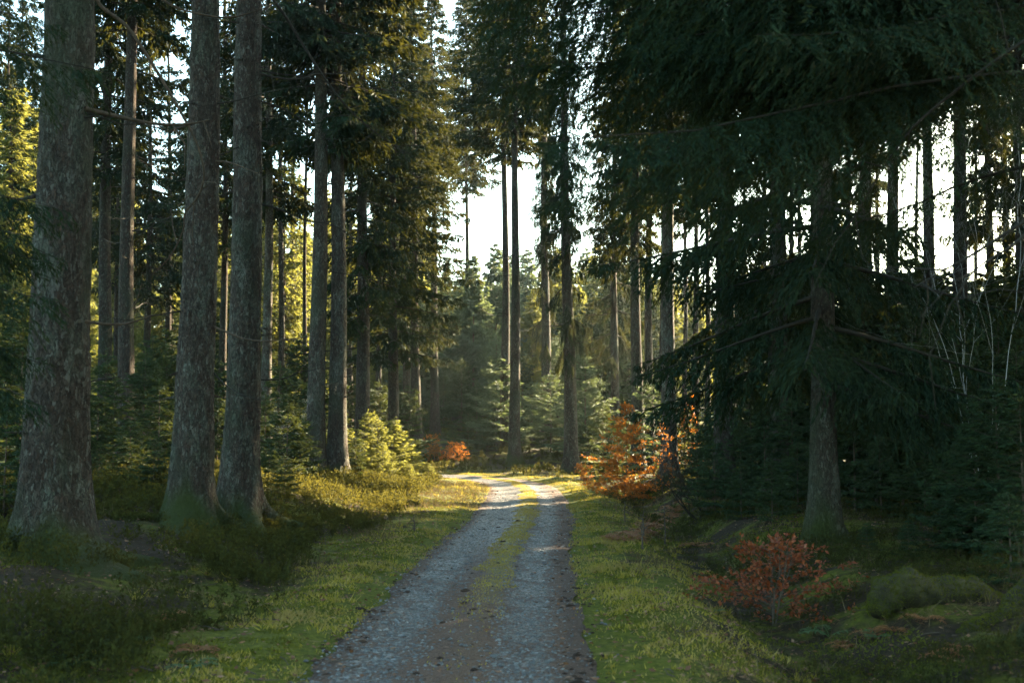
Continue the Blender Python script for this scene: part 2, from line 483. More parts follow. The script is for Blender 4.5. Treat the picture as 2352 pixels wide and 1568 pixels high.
# ------------------------------------------------------------------ spruce boughs
def bough(L, r, hang=.6, tilt=-.1, dens=1.0, sl=.16, sw=.045, flat=.5, curl=.35):
    """returns shoots (P, D, l, w) and the axis polyline. local: x outward, z up"""
    t = np.linspace(0, 1, 9)
    side = r.normal() * .06 * L
    axis_ = np.stack([L * t, side * t ** 2, L * (tilt * t - curl * t ** 2 * .8 + curl * .55 * t ** 3)], 1)
    N = max(6, int(L * 9 * dens))
    tn = np.sort(r.uniform(.12, 1, N)); tn = np.repeat(tn, 2); sg = np.tile([1, -1], N)
    base = np.stack([np.interp(tn, t, axis_[:, k]) for k in range(3)], 1)
    tl = (L * .36 * (1 - tn) ** .75 * np.clip(tn * 4, .3, 1) + .10) * r.uniform(.6, 1.25, len(tn))
    ang = np.radians(r.uniform(42, 72, len(tn)))
    td = unit(np.stack([np.cos(ang), sg * np.sin(ang), -.15 - hang * r.uniform(.2, 1, len(tn))], 1))
    m = np.maximum(3, (tl / .058 * dens).astype(int))
    idx = np.repeat(np.arange(len(tn)), m)
    k = np.concatenate([np.arange(a) for a in m]) + r.uniform(0, 1, len(idx))
    f = np.clip(k / m[idx], 0, 1)
    P = base[idx] + td[idx] * (tl[idx] * f)[:, None]
    P[:, 2] -= hang * .35 * tl[idx] * f ** 2
    lat = np.cross(td[idx], [0, 0, 1.])
    D = td[idx] * .8 + lat * (r.choice([-1, 1], len(idx)) * r.uniform(.2, 1, len(idx)))[:, None] + r.normal(size=(len(idx), 3)) * .22
    D[:, 2] -= hang * r.uniform(.2, 1.2, len(idx))
    D[:, 2] *= (1 if hang > .2 else flat)
    D = unit(D)
    # shoots along the axis itself
    na = int(L * 14 * dens); ta = r.uniform(.25, 1, na)
    Pa = np.stack([np.interp(ta, t, axis_[:, q]) for q in range(3)], 1)
    Da = unit(np.stack([np.full(na, .8), r.normal(size=na) * .6, r.normal(size=na) * .3 - hang * .4], 1))
    P = np.concatenate([P, Pa]); D = np.concatenate([D, Da])
    l = sl * r.uniform(.6, 1.4, len(P)); w = sw * r.uniform(.7, 1.3, len(P))
    return P, D, l, w, axis_


def rotz(V, a):
    c, s = math.cos(a), math.sin(a)
    return np.stack([V[:, 0] * c - V[:, 1] * s, V[:, 0] * s + V[:, 1] * c, V[:, 2]], 1)


def crown(seed, zb, zt, Lmax, nb, hang=.7, dens=1.0, sl=.2, sw=.06, tilt=-.12, low_thin=.5, gap=.15, skip=None, shape=.8):
    """a crown between heights zb and zt. returns the foliage mesh and the bough-wood mesh"""
    r = np.random.default_rng(seed)
    lib = [bough(L, r, hang, tilt + r.normal() * .08, dens, sl, sw) for L in np.linspace(Lmax * .3, Lmax, 7) for _ in range(2)]
    Ls = np.repeat(np.linspace(Lmax * .3, Lmax, 7), 2)
    Ps, Ds, ls, ws = [], [], [], []
    acc = Acc()
    az = r.uniform(0, TAU)
    for i in range(nb):
        t = (i + r.uniform()) / nb
        z = zb + (zt - zb) * t
        if r.uniform() < gap: az += 2.4; continue
        if skip and skip(z, az, r): az += 2.4 + r.normal() * .5; continue
        L = Lmax * max(.14, (1 - t) ** shape) * r.uniform(.65, 1.1)
        if t < .25: L *= low_thin + (1 - low_thin) * t / .25
        k = int(np.abs(Ls - L).argmin()) ^ int(r.integers(2))
        k = min(k, len(lib) - 1)
        P, D, l, w, ax = lib[k]; q = L / Ls[k]
        az += 2.4 + r.normal() * .5
        up = .35 * t                                    # boughs rise toward the top of the crown
        def lift(A):
            c, s = math.cos(up), math.sin(up)
            return np.stack([A[:, 0] * c - A[:, 2] * s, A[:, 1], A[:, 0] * s + A[:, 2] * c], 1)
        off = np.array([0, 0, z])
        Ps.append(rotz(lift(P * q), az) + off); Ds.append(rotz(lift(D), az)); ls.append(l); ws.append(w)
        A = rotz(lift(ax * q), az) + off
        V, Fq = tube(A, np.linspace(.012 + .010 * L, .004, len(A)), 4); acc.add(V, Fq)
    P = np.concatenate(Ps); D = np.concatenate(Ds); l = np.concatenate(ls); w = np.concatenate(ws)
    V, Fq = kites(P, D, l, w, r)
    return mesh_np('spruce_foliage', V, Fq), acc.mesh('spruce_boughs')


def young(seed, H, spread=.30, dens=1.0, sl=.11, sw=.035, step=.32, hang=.08, gap=.12):
    """a young spruce or fir with whorls of branches down to the ground"""
    r = np.random.default_rng(seed)
    Ps, Ds, ls, ws = [], [], [], []
    acc = Acc()
    z = .10 * H * r.uniform(.5, 1)
    R = spread * H
    while z < H * .985:
        t = z / H
        nbr = int(r.integers(5, 8)) if t < .9 else 4
        a0 = r.uniform(0, TAU)
        for b in range(nbr):
            if r.uniform() < gap: continue
            L = max(.07, R * (1 - t) ** .7 * r.uniform(.45, 1.2) * (.75 + .25 * min(1, t * 5)))
            P, D, l, w, ax = bough(L, r, hang, .10 + .55 * t, dens * 1.5, min(sl, L * .6), sw, flat=.45, curl=.12)
            a = a0 + b * TAU / nbr + r.normal() * .2
            off = np.array([0, 0, z + r.normal() * step * .12])
            Ps.append(rotz(P, a) + off); Ds.append(rotz(D, a)); ls.append(l); ws.append(w)
            A = rotz(ax, a) + off
            V, Fq = tube(A[::2], np.linspace(.004 + .004 * L, .002, len(A[::2])), 3); acc.add(V, Fq)
        z += step * r.uniform(.75, 1.2) * (1 - .35 * t)
    # leader
    n = 14; Pz = np.stack([np.zeros(n), np.zeros(n), np.linspace(H * .9, H, n)], 1)
    a = r.uniform(0, TAU, n); Dz = unit(np.stack([np.cos(a) * .6, np.sin(a) * .6, np.full(n, .8)], 1))
    Ps.append(Pz); Ds.append(Dz); ls.append(np.full(n, sl * .8)); ws.append(np.full(n, sw))
    st = np.array([[0, 0, -.15], [.01, 0, H * .3], [0, .01, H * .65], [0, 0, H]])
    V, Fq = tube(st, [.010 + .008 * H, .008 + .006 * H, .005 + .003 * H, .003], 6); acc.add(V, Fq)
    P = np.concatenate(Ps); D = np.concatenate(Ds); l = np.concatenate(ls); w = np.concatenate(ws)
    V, Fq = kites(P, D, l, w, r)
    return mesh_np('young_foliage', V, Fq), acc.mesh('young_stem')


def dead_branch(seed, L, r0=.018, forks=5, droop=.25):
    r = np.random.default_rng(seed)
    acc = Acc()
    t = np.linspace(0, 1, 9)
    wob = np.cumsum(r.normal(size=(9, 2)) * .035 * L, axis=0) * t[:, None]
    A = np.stack([L * t, wob[:, 0], L * (-droop * t + droop * 1.1 * t ** 2) + wob[:, 1]], 1)
    V, Fq = tube(A, r0 * (1 - .85 * t), 5); acc.add(V, Fq)
    for i in range(forks):
        f = r.uniform(.25, .95); b = np.array([np.interp(f, t, A[:, k]) for k in range(3)])
        d = unit(np.array([r.uniform(.4, 1), r.normal() * .8, r.normal() * .4 - .15])); l2 = L * r.uniform(.12, .38) * (1.1 - f * .5)
        C = np.stack([b, b + d * l2 * .5 + r.normal(size=3) * .03 * l2, b + d * l2 + np.array([0, 0, -.1 * l2])])
        V, Fq = tube(C, np.array([.45, .3, .15]) * r0, 4); acc.add(V, Fq)
    return acc.mesh('dead_branch')


DB = [dead_branch(100 + i, L, r0) for i, (L, r0) in enumerate([(.8, .012), (1.3, .015), (1.8, .018), (1.1, .013), (2.3, .02), (.5, .012)])]

# crown variants for grown spruces: heights are of the whole tree
CR = {
    'high': crown(1, 13.0, 31, 3.3, 165, hang=.85, dens=.95, sl=.24, sw=.085, low_thin=.6),
    'mid': crown(2, 9.5, 29, 3.5, 140, hang=.9, dens=.95, sl=.23, sw=.08, low_thin=.6),
    'low': crown(3, 5.2, 27, 3.6, 185, hang=.95, dens=.95, sl=.22, sw=.075, low_thin=.65, gap=.08, skip=lambda z, az, r: z < 12 and r.uniform() < .38),
    'thin': crown(4, 15.8, 31, 3.3, 190, hang=.9, dens=.9, sl=.24, sw=.08, low_thin=.45),
    'veil': crown(6, 4.2, 27, 3.7, 210, hang=1.0, dens=.95, sl=.22, sw=.07, low_thin=.8, gap=.05, skip=lambda z, az, r: z < 9 and r.uniform() < .62),
    'full': crown(5, 1.6, 18, 3.2, 200, hang=.75, dens=.95, sl=.21, sw=.075, low_thin=.85, gap=.05),
}
YG = {
    1: young(21, 1.3, .46, 1.25, .09, .030, .19), 2: young(22, 2.2, .44, 1.2, .11, .034, .24, gap=.2), 3: young(23, 3.4, .40, 1.15, .13, .040, .30, gap=.2),
    4: young(24, 5.0, .34, 1.1, .15, .050, .36, gap=.2), 5: young(25, 2.8, .46, 1.2, .13, .040, .30, hang=.02, gap=.25),
    6: young(26, 11.0, .23, .75, .28, .11, .46, hang=.25), 7: young(27, 14.0, .21, .68, .32, .13, .56, hang=.35),
    8: young(28, 4.2, .50, 1.1, .15, .046, .44, hang=.0, gap=.28),
}
YH = {1: 1.3, 2: 2.2, 3: 3.4, 4: 5.0, 5: 2.8, 6: 11.0, 7: 14.0, 8: 4.2}


# ------------------------------------------------------------------ trunks
def trunk_mesh(R, H, top, seed, fine=False, flare=.55):
    r = np.random.default_rng(seed)
    ns = 56 if fine else 22
    zs = np.concatenate([np.linspace(-.5, 1.6, 26 if fine else 12), np.linspace(1.6, 14, 160 if fine else 26)[1:], np.linspace(14, H, 12)[1:]])
    th = np.arange(ns) / ns * TAU
    tz = np.clip(zs / H, 0, 1)
    rad = R * (1.06 - .98 * tz ** .9)
    lob = 1 + .42 * np.cos(5 * th + r.uniform(0, TAU)) * .5 + .3 * np.cos(3 * th + r.uniform(0, TAU)) * .5
    fl = flare * np.exp(-np.maximum(zs, 0) / .38) + .16 * np.exp(-np.maximum(zs, 0) / 1.4)
    RR = rad[:, None] * (1 + fl[:, None] * lob[None, :])
    zz = np.repeat(zs, ns); tt_ = np.tile(th, len(zs))
    xx = np.cos(tt_) * 3; yy = zz * 1.0
    root_ = np.maximum(0, np.cos((4 + seed % 2) / 2 * (th + r.uniform(0, TAU)))) ** 6 + np.maximum(0, np.cos(1.5 * (th + r.uniform(0, TAU)))) ** 10
    RR = RR + R * 1.25 * np.exp(-np.maximum(zs, -.1) / .15)[:, None] * root_[None, :]
    RR = RR.ravel() * (1 + .03 * fbm(tt_ * 3 / TAU * 2, zz, 1.1, 2, seed))
    if fine:
        k = np.cos(tt_) ; s_ = np.sin(tt_)
        RR = RR + .014 * fbm(k * 5.5 * R / .35 + zz * .7, s_ * 5.5 * R / .35 + zz * 2.4, .55, 3, seed + 5)
    sway = .05 * np.sin(zs * .35 + seed) * np.clip(zs / 6, 0, 1)
    cx_ = top[0] * zs + sway; cy_ = top[1] * zs
    V = np.stack([np.repeat(cx_, ns) + np.cos(tt_) * RR, np.repeat(cy_, ns) + np.sin(tt_) * RR, zz], 1)
    i = np.arange(len(zs) - 1)[:, None] * ns; j = np.arange(ns)[None, :]; j2 = (j + 1) % ns
    Q_ = np.stack([i + j, i + j2, i + ns + j2, i + ns + j], -1).reshape(-1, 4)
    acc = Acc(); acc.add(V, Q_)
    # knots and broken stubs
    for k in range(26 if fine else 10):
        z = r.uniform(.8, 12); a = r.uniform(0, TAU); c, s_ = math.cos(a), math.sin(a)
        rr = R * (1.06 - .98 * (z / H) ** .9)
        b = np.array([top[0] * z + c * rr * .9, top[1] * z + s_ * rr * .9, z])
        L = r.uniform(.05, .16) if r.uniform() < .7 else r.uniform(.15, .4)
        d = np.array([c, s_, r.uniform(-.5, .1)])
        Vt, Ft = tube(np.stack([b, b + d * (L * .5 + rr * .1), b + d * (L + rr * .1)]), np.array([.030, .014, .006]) * (1 if fine else .9), 5)
        acc.add(Vt, Ft)
    return acc.mesh('trunk'), lambda z: R * (1.06 - .98 * (max(z, 0) / H) ** .9)


TREES = {}


def spruce(label, px, py, ptop, Y=None, w=40, cr='high', H=30, mat='bark', nb=8, group='tall spruces along the track', fine=False,
           needle='needle', scale=1.0, crz=1.0, seed=None, flare=.55, pos=None, lean=None, ccut=None):
    seed = seed or (len(TREES) * 7 + 31)
    r = np.random.default_rng(seed)
    if pos is not None:
        b = np.array([pos[0], pos[1], T(*pos)]); R = w; ln_ = lean or (0, 0)
    else:
        if py is not None and Y is None: b = hit(px, py)
        else:
            q = at(px, 990, Y); b = np.array([q[0], Y, T(q[0], Y)])
        R = w / 2 * b[1] / F
        top = at(ptop, 0, b[1])
        ln_ = ((top[0] - b[0]) / (top[2] - b[2]), r.normal() * .004)
    root = thing('spruce_tree', label, 'tree', b, group)
    me, rad = trunk_mesh(R, H, ln_, seed, fine, flare)
    obj('trunk', me, M[mat], root)
    if cr:
        f, wd = CR[cr]
        zb = {'high': 31, 'mid': 29, 'low': 27, 'thin': 31, 'full': 18, 'veil': 27}[cr]
        sz = H / zb
        ofs = (ln_[0] * H * .55, ln_[1] * H * .55, 0)
        a = r.uniform(0, TAU)
        c = obj('crown', f, M[needle], root, ofs, a, (crz, crz, sz))
        if needle != 'needle':
            c.material_slots[0].link = 'OBJECT'; c.material_slots[0].material = M[needle]
        obj('branch_wood', wd, M['dead'], root, ofs, a, (crz, crz, sz))['kind'] = 'stuff'
    for k in range(nb):
        z = r.uniform(1.8, 12.5); a = r.uniform(0, TAU); c, s_ = math.cos(a), math.sin(a)
        rr = rad(z) * .92
        d = obj('dead_branch', DB[int(r.integers(len(DB)))], M['dead'], root, (ln_[0] * z + c * rr, ln_[1] * z + s_ * rr, z), a, float(r.uniform(.7, 1.3)))
        d.rotation_euler = (r.normal() * .3, r.uniform(-.15, .3), a)
    TREES[label] = (root, b)
    return root, b


def limb(root, base, pts, Y, r0, mat='limb', twigs=4, dY=0., seed=0):
    """a long bare limb drawn through points of its own at distance Y"""
    r = np.random.default_rng(seed + 5)
    W = np.array([at(p[0], p[1], Y + dY * i / max(1, len(pts) - 1)) for i, p in enumerate(pts)])
    C = catmull(W, 6)
    acc = Acc(); n = len(C)
    V, Fq = tube(C, np.linspace(r0, r0 * .25, n), 7); acc.add(V, Fq)
    for k in range(twigs):
        i = int(r.integers(n // 4, n - 1)); d = unit(C[min(i + 1, n - 1)] - C[i] + r.normal(size=3) * .12 + np.array([0, 0, -.06])); L = r.uniform(.25, .8)
        Pt = np.stack([C[i], C[i] + d * L * .5 + r.normal(size=3) * .03, C[i] + d * L + r.normal(size=3) * .06])
        V, Fq = tube(Pt, np.array([.3, .2, .08]) * r0 + .001, 4); acc.add(V, Fq)
    me = acc.mesh('dead_limb'); 
    co = np.empty(len(me.vertices) * 3, np.float32); me.vertices.foreach_get('co', co)
    co = (co.reshape(-1, 3) - np.asarray(base)).astype(np.float32); me.vertices.foreach_set('co', co.ravel())
    return obj('dead_limb', me, M[mat], root)


# ---- left of the track
r1, b1 = spruce('thickest spruce trunk at the far left with flared mossy roots', 122, 1285, 153, w=133, cr='high', fine=True, nb=3, H=32, flare=.5)
limb(r1, b1, [(205, -60), (228, 10), (290, 60), (345, 140), (405, 240), (452, 330), (468, 400), (455, 450), (425, 490), (420, 530), (390, 590), (350, 630)], b1[1] - .1, .024, 'limb', 5, .8, 1)
limb(r1, b1, [(195, 250), (225, 257), (290, 272), (360, 285), (430, 285), (480, 276)], b1[1] - .2, .034, 'limb', 3, .5, 2)
limb(r1, b1, [(195, 738), (240, 744), (290, 743), (325, 733), (352, 722)], b1[1] - .2, .020, 'limb', 2, .3, 3)
limb(r1, b1, [(195, 270), (225, 268), (280, 285), (340, 284)], b1[1] - .2, .014, 'dead', 2, .3, 4)
r4, b4 = spruce('thick grey spruce trunk standing left of its close twin', 437, 1205, 470, w=84, cr='high', fine=True, nb=6, H=31)
limb(r4, b4, [(330, -30), (400, 15), (470, 35), (530, 40), (590, 25), (640, 5)], b4[1] - .4, .022, 'limb', 3, .1, 5)
limb(r4, b4, [(490, 372), (520, 372), (560, 385), (600, 402)], b4[1], .020, 'limb', 2, -.4, 6)
limb(r4, b4, [(480, 745), (510, 758), (560, 778), (610, 783), (670, 778), (720, 770)], b4[1], .020, 'limb', 4, -.6, 7)
limb(r4, b4, [(485, 850), (520, 885), (560, 908), (610, 918)], b4[1], .014, 'dead', 2, -.5, 8)
limb(r4, b4, [(480, 240), (540, 232), (600, 215), (650, 205)], b4[1], .016, 'dead', 3, -.3, 9)
r6, b6 = spruce('thick spruce trunk on the right of the close pair left of the track', 550, 1192, 577, w=76, cr='high', fine=True, nb=7, H=31)
limb(r6, b6, [(610, -20), (650, 30), (700, 110), (760, 200), (810, 260), (870, 310), (930, 350)], b6[1] + .3, .030, 'dead', 5, 1.6, 10)
limb(r6, b6, [(585, 465), (640, 480), (700, 505), (770, 520), (830, 560)], b6[1], .018, 'dead', 4, .5, 11)
limb(r6, b6, [(590, 160), (640, 170), (720, 180), (800, 210)], b6[1], .016, 'dead', 4, .5, 12)
limb(r6, b6, [(590, 230), (650, 250), (720, 290), (760, 300)], b6[1], .016, 'dead', 4, .3, 13)
spruce('slim dark spruce between the thickest trunk and a straighter brown one', 240, None, 252, 36, 33, 'mid', 28, 'bark_dark', 10)
spruce('thin distant trunk showing between two slim spruces at left', 270, None, 272, 58, 13, 'mid', 27, 'bark_warm', 4)
spruce('straight brown spruce trunk left of the thick close pair', 291, None, 299, 32, 38, 'high', 30, 'bark_warm', 10)
spruce('narrow trunk in the gap between the two thick close trunks', 513, None, 520, 48, 20, 'mid', 28, 'bark_warm', 6)
spruce('pale grey slender trunk just behind the thick close pair', 613, None, 618, 42, 25, 'mid', 29, 'bark_grey', 8)
spruce('left trunk of the two dark spruces standing side by side above the sunlit bushes', 725, None, 740, 33, 42, 'mid', 30, 'bark', 9)
spruce('right trunk of the two dark spruces standing side by side above the sunlit bushes', 776, None, 775, 33.4, 42, 'mid', 30, 'bark', 8)
spruce('knotty dark trunk rising behind the sunlit young spruces', 832, None, 836, 43, 34, 'low', 27, 'bark_dark', 8, crz=.85)
spruce('spruce with a low dark drooping crown left of the sky gap', 903, None, 903, 49, 27, 'low', 26, 'bark_dark', 6, crz=1.15)
spruce('thin reddish trunk rising behind the low crowned spruce', 934, None, 934, 66, 19, 'thin', 27, 'bark_warm', 4)
spruce('dark trunk with a low crown right above the small rust beech', 957, None, 948, 62, 24, 'low', 25, 'bark_dark', 5, crz=1.2)
spruce('slim brown trunk standing alone left of the hazy clearing', 1000, None, 992, 66, 20, 'thin', 27, 'bark_warm', 5, crz=0.9)
spruce('thinnest sunlit trunk at the left edge of the sky gap', 1072, None, 1071, 78, 13, 'thin', 31, 'bark_warm', 10, crz=1.25)
# ---- beyond the bend
spruce('slim trunk standing half hidden behind the lone spruce at the bend', 1161, None, 1158, 61, 22, 'thin', 31, 'bark', 12, crz=1.35)
spruce('lone slim spruce at the bend against the bright sky', 1181, 1064, 1186, w=25, cr='thin', H=32, mat='bark', nb=8)
spruce('slender trunk between the lone spruce and the mossy rooted one', 1254, None, 1249, 66, 24, 'veil', 31, 'bark', 10, crz=0.3)
spruce('spruce with spreading mossy roots at the outside of the bend', 1312, 1088, 1291, w=31, cr='veil', H=32, mat='bark', nb=12, crz=0.4)
# ---- right of the track
spruce('hazy trunk left of the orange beech and far behind it', 1412, None, 1409, 60, 21, 'veil', 29, 'bark', 12, crz=0.7)
spruce('straight trunk rising directly behind the orange beech', 1465, None, 1455, 48, 29, 'mid', 29, 'bark', 10, crz=0.8)
spruce('slim trunk just right of the one behind the orange beech', 1493, None, 1486, 56, 22, 'high', 29, 'bark_dark', 8)
spruce('grey mossy trunk behind the bare forked shrub', 1538, None, 1528, 36, 36, 'mid', 28, 'bark_grey', 8)
spruce('thin trunk in the sky gap left of the dark bough curtain', 1598, None, 1595, 58, 16, 'high', 28, 'bark_dark', 5)
spruce('dark trunk half lost behind the hanging bough tips', 1662, None, 1655, 31, 44, 'veil', 27, 'bark_dark', 8, crz=0.85)
spruce('broad dark trunk between two bright gaps right of the centre', 1785, None, 1778, 29, 47, 'veil', 27, 'bark_dark', 8, crz=0.8)
spruce('very thin trunk left of the nearest right hand spruce', 1838, None, 1835, 55, 14, 'thin', 28, 'bark_dark', 4)
spruce('nearest spruce right of the track with grey flecked lower trunk', 1893, 1246, 1880, w=58, cr=None, H=26, mat='bark', nb=0, fine=True)
spruce('thin trunk just right of the nearest right hand spruce', 1952, None, 1948, 52, 16, 'high', 28, 'bark_warm', 4)
spruce('brown trunk left of the two bright windows of sky at right', 1992, None, 1985, 36, 38, 'high', 29, 'bark_warm', 8, crz=0.7)
spruce('brown rim lit trunk between the two bright windows of sky', 2054, None, 2046, 38, 37, 'high', 29, 'bark_warm', 8)
spruce('pale leaning trunk on the right edge of the brightest window of sky', 2146, None, 2118, 34, 32, 'high', 29, 'bark_grey', 7)
spruce('dark trunk left of the white bare sapling', 2206, None, 2198, 33, 40, 'high', 29, 'bark_dark', 7, crz=0.75)
spruce('slim trunk behind the white bare sapling', 2274, None, 2266, 45, 24, 'veil', 29, 'bark_dark', 5, crz=0.7)
spruce('thin trunk right of the white bare sapling', 2312, None, 2306, 50, 21, 'thin', 29, 'bark_warm', 5)
spruce('rightmost slim trunk by the edge of the wood', 2343, None, 2340, 41, 27, 'thin', 29, 'bark_dark', 5)

# crown of the nearest right hand spruce: long drooping boughs almost to the ground
r8, b8 = TREES['nearest spruce right of the track with grey flecked lower trunk']
def skip8(z, az, r):
    left = math.cos(az + .4) < .1 or math.sin(az + .4) < -.5
    if z < 3.1: return r.uniform() < .3
    if z < 5.6: return r.uniform() < (.22 if left else .48)
    if z < 7.4: return r.uniform() < .8
    return False


f8, w8 = crown(61, 2.5, 26, 3.75, 260, hang=1.0, dens=1.5, sl=.13, sw=.036, tilt=-.16, low_thin=.95, gap=.05, shape=.6, skip=skip8)
obj('crown', f8, M['needle'], r8, (0, 0, 0), .4); obj('branch_wood', w8, M['dead'], r8, (0, 0, 0), .4)['kind'] = 'stuff'


# ---- near spruces whose boughs reach into the picture from the right and the left
def bough_tree(label, x, y, H, R, boughs, seed):
    r = np.random.default_rng(seed)
    b = np.array([x, y, T(x, y)])
    root = thing('spruce_tree', label, 'tree', b, 'spruces whose boughs hang into view')
    me, rad = trunk_mesh(R, H, (0, 0), seed); obj('trunk', me, M['bark_dark'], root)
    for (z, a, L, tilt, hang) in boughs:
        a += r.normal() * .06
        P, D, l, w, ax = bough(L, r, hang, tilt, 2.4, .075, .014, curl=.30)
        V, Fq = kites(P, D, l, w, r)
        ax = ax + r.normal(size=ax.shape) * .02 * np.array([0, 1, 1]); V2, F2 = tube(ax, np.linspace(.020, .003, len(ax)) * min(1, L / 4 + .3), 6)
        bo = obj('bough', mesh_np('bough', V2, F2, smooth=True), M['dead'], root, (0, 0, z), math.radians(a))
        obj('foliage', mesh_np('foliage', V, Fq), M['needle'], bo)
    f, wd = crown(seed + 3, 9.5 if x < 0 else 7.5, H - 1, 4.0, 130, hang=.9, dens=1.0, sl=.2, sw=.06, low_thin=.9)
    obj('crown', f, M['needle'], root)
    obj('branch_wood', wd, M['dead'], root)['kind'] = 'stuff'
    return root, b


near_boughs = []
rr_ = np.random.default_rng(5)
for i, z in enumerate(np.linspace(5.2, 9.0, 36)):
    near_boughs.append((z, 180 + rr_.uniform(-58, 45), rr_.uniform(2.4, 4.4) if i % 4 else 5.4, -.08 + rr_.normal() * .07, .7))
near_boughs += [(4.4, 140, 2.6, -.12, .7), (5.7, 180, 5.2, -.02, .7), (6.0, 188, 5.6, -.03, .7), (6.2, 172, 5.3, -.03, .7), (6.5, 193, 5.7, -.03, .7), (6.7, 180, 6.0, -.04, .7), (6.9, 168, 5.6, -.04, .7), (7.2, 185, 5.8, -.05, .7), (6.4, 183, 4.6, -.03, .7), (7.4, 176, 5.2, -.05, .7)]
nr, nb_ = bough_tree('dark near spruce whose boughs hang over the upper right of the view', 5.0, 10.2, 24, .24, near_boughs, 71)
limb(nr, nb_, [(2520, 40), (2400, 70), (2300, 130), (2200, 205), (2100, 290), (2040, 370), (1985, 460), (1950, 520)], 7.6, .016, 'dead', 6, 1.6, 21)
limb(nr, nb_, [(2520, 440), (2440, 470), (2352, 510), (2250, 575), (2170, 620), (2100, 660)], 7.0, .020, 'dead', 5, 1.0, 22)
limb(nr, nb_, [(2400, 495), (2330, 560), (2240, 620), (2190, 690), (2180, 700)], 7.0, .012, 'dead', 4, .4, 23)
near_l = []
for z in np.linspace(2.1, 5.4, 17):
    near_l.append((z, rr_.uniform(-55, 40), rr_.uniform(1.7, 2.7), -.2 + rr_.normal() * .08, .8))
bough_tree('near spruce whose blurred boughs brush the left edge of the view', -6.0, 9.6, 23, .2, near_l, 83)

# ---- the wood around and behind
bg = [  # px, Y, crown, H, needle, width px
    (25, 45, 'full', 15, 'sunlit_gold', 28), (-15, 50, 'low', 26, 'needle', 26), (62, 52, 'full', 17, 'sunlit_gold', 24), (-60, 46, 'full', 18, 'sunlit_gold', 28), (160, 66, 'full', 17, 'sunlit_gold', 18),
    (338, 55, 'mid', 25, 'needle', 20), (392, 62, 'full', 15, 'sunlit_gold', 18), (470, 70, 'full', 16, 'sunlit_gold', 16),
    (560, 58, 'full', 14, 'young', 18), (655, 62, 'full', 18, 'sunlit_gold', 17), (690, 72, 'full', 16, 'sunlit_gold', 16), (800, 72, 'full', 15, 'sunlit_gold', 16),
    (868, 80, 'full', 15, 'sunlit_gold', 14), (120, 82, 'low', 25, 'sunlit_gold', 16), (290, 88, 'full', 18, 'sunlit_gold', 14), (610, 90, 'full', 17, 'sunlit_gold', 14),
    (745, 92, 'full', 17, 'sunlit_gold', 14), (30, 95, 'low', 24, 'sunlit_gold', 14), (430, 96, 'full', 17, 'sunlit_gold', 14),
]
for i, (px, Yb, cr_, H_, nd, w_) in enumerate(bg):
    spruce('golden lit spruce of the wood behind the left hand trunks' if nd == 'sunlit_gold' else 'dark crowned spruce of the wood behind the left hand trunks', px, None, px + (rng.normal() * 5), Yb, w_, cr_, H_, 'bark_warm', 0, 'golden spruces behind the left hand trunks' if nd == 'sunlit_gold' else 'dark spruces behind the left hand trunks', needle=nd, crz=float(rng.uniform(.85, 1.15)), seed=300 + i)

slim = [(1520, 62), (1572, 66), (1622, 54), (1682, 60), (1716, 48), (1752, 64), (1812, 58), (1908, 50), (2012, 62), (2104, 66), (2246, 58),
        (390, 60), (468, 64), (560, 66), (645, 56), (672, 64), (700, 50), (806, 58), (870, 62), (180, 62), (20, 50), (54, 60)]
for i, (px, Yb) in enumerate(slim):
    right = px > 1000
    spruce('slim distant trunk among many in the dark wood on the right' if right else 'slim distant trunk among many in the wood on the left', px, None, px + rng.normal() * 6, Yb, float(rng.uniform(11, 19)), (None if 1480 < px < 2345 or 600 < px < 900 else ['thin', 'high', None][i % 3]), 27, ['bark_dark', 'bark_warm'][i % 2], 3,
           'slim distant trunks on the right' if right else 'slim distant trunks on the left', crz=.7, seed=400 + i)

# unseen trees added beside and behind the viewer to shade the track
side = [(9.5, 3, 'low'), (13, 12, 'low'), (16.5, 20, 'low'), (12, -5, 'mid'), (17, 5, 'low'), (15, 27, 'mid'), (21, 14, 'low'), (20, 31, 'mid'), (22, 24, 'low'),
        (-17, 24, 'mid'), (-22, 30, 'mid'), (6.5, -6, 'mid'), (17.5, 21.5, 'low'), (20, 25.5, 'low'), (14.8, 21, 'low'), (16.2, 22.6, 'full'), (13.2, 19.2, 'full'), (19, 25, 'full')]
side += [(.47 * yy + 1.9 + (k % 2) * 2.2, yy, 'low') for k, yy in enumerate(np.arange(21, 52, 2.6))]  # row added past the right edge to keep sun off the near track
for i, (x, y, cr_) in enumerate(side):
    spruce('unseen spruce added outside the view to shade the track', 0, None, 0, None, .24, cr_, 27 + (i % 4), 'bark', 0, 'unseen shade spruces beside the view', pos=(x, y), seed=500 + i)


# ---- young spruces
YN = [0]


def sapling(px, Y, h, v, label, group, mat='young', x=None):
    if x is None:
        q = at(px, 990, Y); x = q[0]
    s = h / YH[v]
    b = (x, Y, T(x, Y) - .03)
    YN[0] += 1
    f, st = YG[v]
    root = thing('young_spruce', label, 'young tree', b, group, rng.uniform(0, TAU), 1.0)
    fo = obj('foliage', f, M['young'], root, scale=(s * float(rng.uniform(.9, 1.1)), s * float(rng.uniform(.9, 1.1)), s))
    if mat != 'young':
        fo.material_slots[0].link = 'OBJECT'; fo.material_slots[0].material = M[mat]
    obj('stem', st, M['twig'], root, scale=s)
    return root


def top_h(px, ytop, Y):
    x = at(px, 990, Y)[0]
    return at(px, ytop, Y)[2] - T(x, Y)


